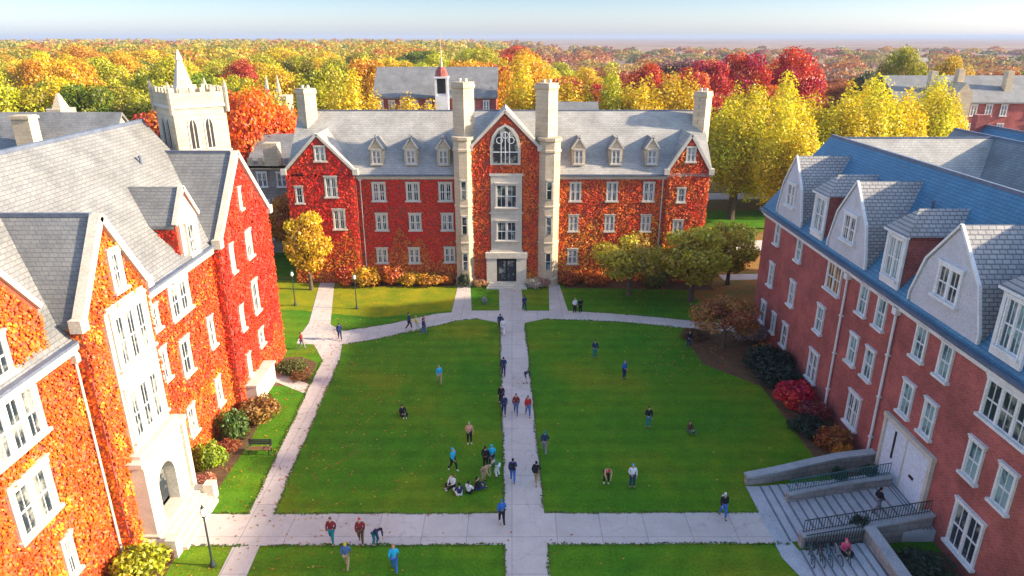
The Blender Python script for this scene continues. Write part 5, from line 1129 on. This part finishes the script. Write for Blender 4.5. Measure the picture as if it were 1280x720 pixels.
PEOPLE = [
 (-16.3, 59.1, 'walk', 200, 'navy', 'navy', 'person in navy clothes at the path junction by the left hall', 'black', 'navy'),
 (-19.3, 57.0, 'walk', 90, 'maroon', 'grey', 'person in maroon near the corner of the red ivy wing', 'brown', None),
 (-10.1, 61.6, 'walk', 90, 'navy', 'black', 'leftmost of the group on the upper left path, in navy', 'black', None),
 (-9.3, 60.9, 'walk', 100, 'yellow', 'white', 'person in pale yellow and white in the group on the upper left path', 'khaki', None),
 (-8.6, 61.0, 'walk', 80, 'maroon', 'grey', 'person in maroon in the group on the upper left path', 'brown', None),
 (-8.5, 60.2, 'walk', 95, 'navy', 'denim', 'rightmost of the group on the upper left path, dark blue top and jeans', 'black', None),
 (-6.0, 50.3, 'walk', 20, 'cyan', 'khaki', 'person in cyan top and khaki trousers alone on the left lawn', 'grey', None),
 (-8.3, 45.3, 'sit', 30, 'black', 'black', 'person in black sitting alone on the left lawn', 'black', None),
 (-3.0, 41.5, 'stand', 10, 'peach', 'black', 'person in peach top and black trousers on the left lawn near the walk', 'khaki', None),
 (-3.9, 38.3, 'walk', 60, 'cyan', 'black', 'person in cyan top at the left of the group on the lower left lawn', 'cyan', None),
 (-3.8, 36.6, 'sit', -40, 'white', 'black', 'person in white sitting below the cyan person on the lower left lawn', 'brown', None),
 (-3.3, 35.7, 'sit', 200, 'navy', 'white', 'person in navy sitting at the bottom of the lawn circle', 'black', None),
 (-2.7, 35.9, 'sit', 150, 'white', 'black', 'person in white top sitting at the centre bottom of the lawn circle', 'black', None),
 (-2.2, 36.3, 'sit', 100, 'black', 'navy', 'person in black sitting at the right of the lawn circle', 'black', None),
 (-1.85, 37.1, 'bend', 70, 'khaki', 'khaki', 'person in tan stooping beside the lawn circle', 'khaki', None),
 (-1.75, 38.5, 'stand', 160, 'black', 'black', 'tall person in black standing beside the cyan topped one', 'black', None),
 (-1.35, 38.7, 'stand', 190, 'cyan', 'navy', 'person in bright cyan standing by the one in black near the walk', 'cyan', None),
 (-.95, 37.6, 'bend', 250, 'green', 'white', 'person in dark green stooping at the left edge of the central walk', 'brown', None),
 (-1.15, 61.3, 'walk', 180, 'navy', 'navy', 'person in navy on the central walk just above the one in white', 'black', None),
 (-.85, 60.2, 'walk', 180, 'white', 'white', 'person in white on the central walk near the upper junction', 'black', None),
 (-.72, 51.8, 'walk', 180, 'navy', 'navy', 'person in navy on the left edge halfway up the central walk', 'black', None),
 (1.1, 50.4, 'bend', 30, 'navy', 'white', 'person in navy with a red bag leaning at the right edge of the central walk', 'brown', None),
 (-.85, 46.9, 'walk', 0, 'black', 'black', 'person in black on the left edge of the walk behind the one in navy', 'black', None),
 (-.62, 45.4, 'walk', 0, 'navy', 'navy', 'person in dark navy at the left of the row of three on the central walk', 'navy', None),
 (.3, 45.5, 'walk', 0, 'maroon', 'denim', 'person in maroon and jeans in the middle of the row of three on the walk', 'brown', 'black'),
 (1.2, 45.2, 'walk', 10, 'red', 'denim', 'person in red and jeans at the right of the row of three on the walk', 'brown', 'black'),
 (.05, 37.1, 'walk', 180, 'navy', 'blue', 'person in navy with backpack in the middle of the lower central walk', 'black', 'black'),
 (1.55, 36.8, 'walk', 160, 'black', 'khaki', 'person in black at the right edge of the lower central walk', 'black', 'black'),
 (2.25, 40.3, 'walk', 170, 'navy', 'grey', 'person in navy on the grass just right of the central walk', 'teal', None),
 (-.6, 33.0, 'walk', 190, 'blue', 'black', 'person in bright blue where the central walk meets the cross walk', 'teal', None),
 (-10.2, 31.4, 'walk', 0, 'maroon', 'teal', 'leftmost person on the lower cross walk, maroon top and teal trousers', 'brown', None),
 (-8.55, 31.35, 'walk', 10, 'maroon', 'brown', 'middle person on the lower cross walk, all in maroon', 'red', None),
 (-7.7, 31.2, 'bend', 60, 'navy', 'teal', 'rightmost of three on the lower cross walk, navy and pale blue', 'black', None),
 (-8.9, 29.4, 'walk', 180, 'denim', 'khaki', 'person in denim blue with yellow hair on the bottom lawn', 'yellow', None),
 (-6.3, 29.2, 'walk', 190, 'cyan', 'blue', 'person in bright blue with ginger hair on the bottom lawn', 'peach', None),
 (7.4, 55.2, 'stand', 0, 'navy', 'teal', 'person in dark navy high on the right lawn', 'navy', None),
 (9.4, 51.2, 'stand', 40, 'blue', 'navy', 'person in sky blue on the upper right lawn', 'grey', None),
 (10.0, 43.6, 'stand', 0, 'black', 'teal', 'person in black and teal in the middle of the right lawn', 'black', None),
 (12.9, 43.0, 'sit', 30, 'brown', 'green', 'person in brown sitting on the right lawn', 'brown', None),
 (6.05, 36.9, 'bend', 10, 'peach', 'black', 'person in peach top crouching on the lower right lawn', 'red', None),
 (7.65, 36.5, 'stand', 0, 'white', 'navy', 'person with cyan hair, white top and navy trousers on the lower right lawn', 'cyan', None),
 (12.6, 33.6, 'walk', 0, 'black', 'blue', 'person in black and white with blue trousers on the right cross walk', 'white', 'white'),
 (6.5, 65.6, 'stand', 30, 'white', 'black', 'person in white standing on the upper right path', 'khaki', None),
 (7.1, 65.7, 'stand', 200, 'black', 'black', 'person in black standing beside the one in white on the upper right path', 'black', None),
 (1.3, 66.4, 'walk', 200, 'navy', 'navy', 'person in navy at the corner of the walk nearest the main door', 'navy', None),
 (-3.0, 68.6, 'sit', 20, 'grey', 'green', 'person in grey sitting on the small grass square left of the main door', 'brown', None),
 (18.8, 62.3, 'walk', 90, 'navy', 'white', 'person in navy and white at the right end of the upper path', 'black', None),
 (16.3, 57.3, 'stand', 0, 'black', 'navy', 'person in black under the rust tree at the top right of the lawn', 'black', None),
 (18.3, 30.25, 'sit', 0, 'pink', 'black', 'person in hot pink sitting by the bicycle rack', 'pink', None),
 (21.6, 33.4, 'walk', 90, 'black', 'grey', 'person in black climbing the broad steps to the white door', 'black', None),
]
for a in PEOPLE:
    x, y, pose, rz, sh_, tr, lb, hr_, pk = a
    z = .028 if not (x > 17 and y < 35) else (.55 if x > 20 else .36)
    person(x, y, pose, rz, sh_, tr, lb, hr_, pk, z=z)

# ================================================================== HAZE
b = MB().box(-21000, 21000, -21000, 21000, -1, 46)
m = bpy.data.materials.new('haze'); m.use_nodes = True; n = m.node_tree.nodes
n.remove(n['Principled BSDF']); pv = n.new('ShaderNodeVolumePrincipled')
pv.inputs['Color'].default_value = (.40, .47, .60, 1); pv.inputs['Density'].default_value = .00016; pv.inputs['Anisotropy'].default_value = 0.0
m.node_tree.links.new(pv.outputs[0], n['Material Output'].inputs['Volume']); M['haze'] = m
hz = part('haze', b, 'haze'); hz['kind'] = 'stuff'; hz['label'] = 'thin pale haze over the far plain'; hz['category'] = 'haze'
print('wood trees', cnt, 'objects', len(bpy.data.objects))
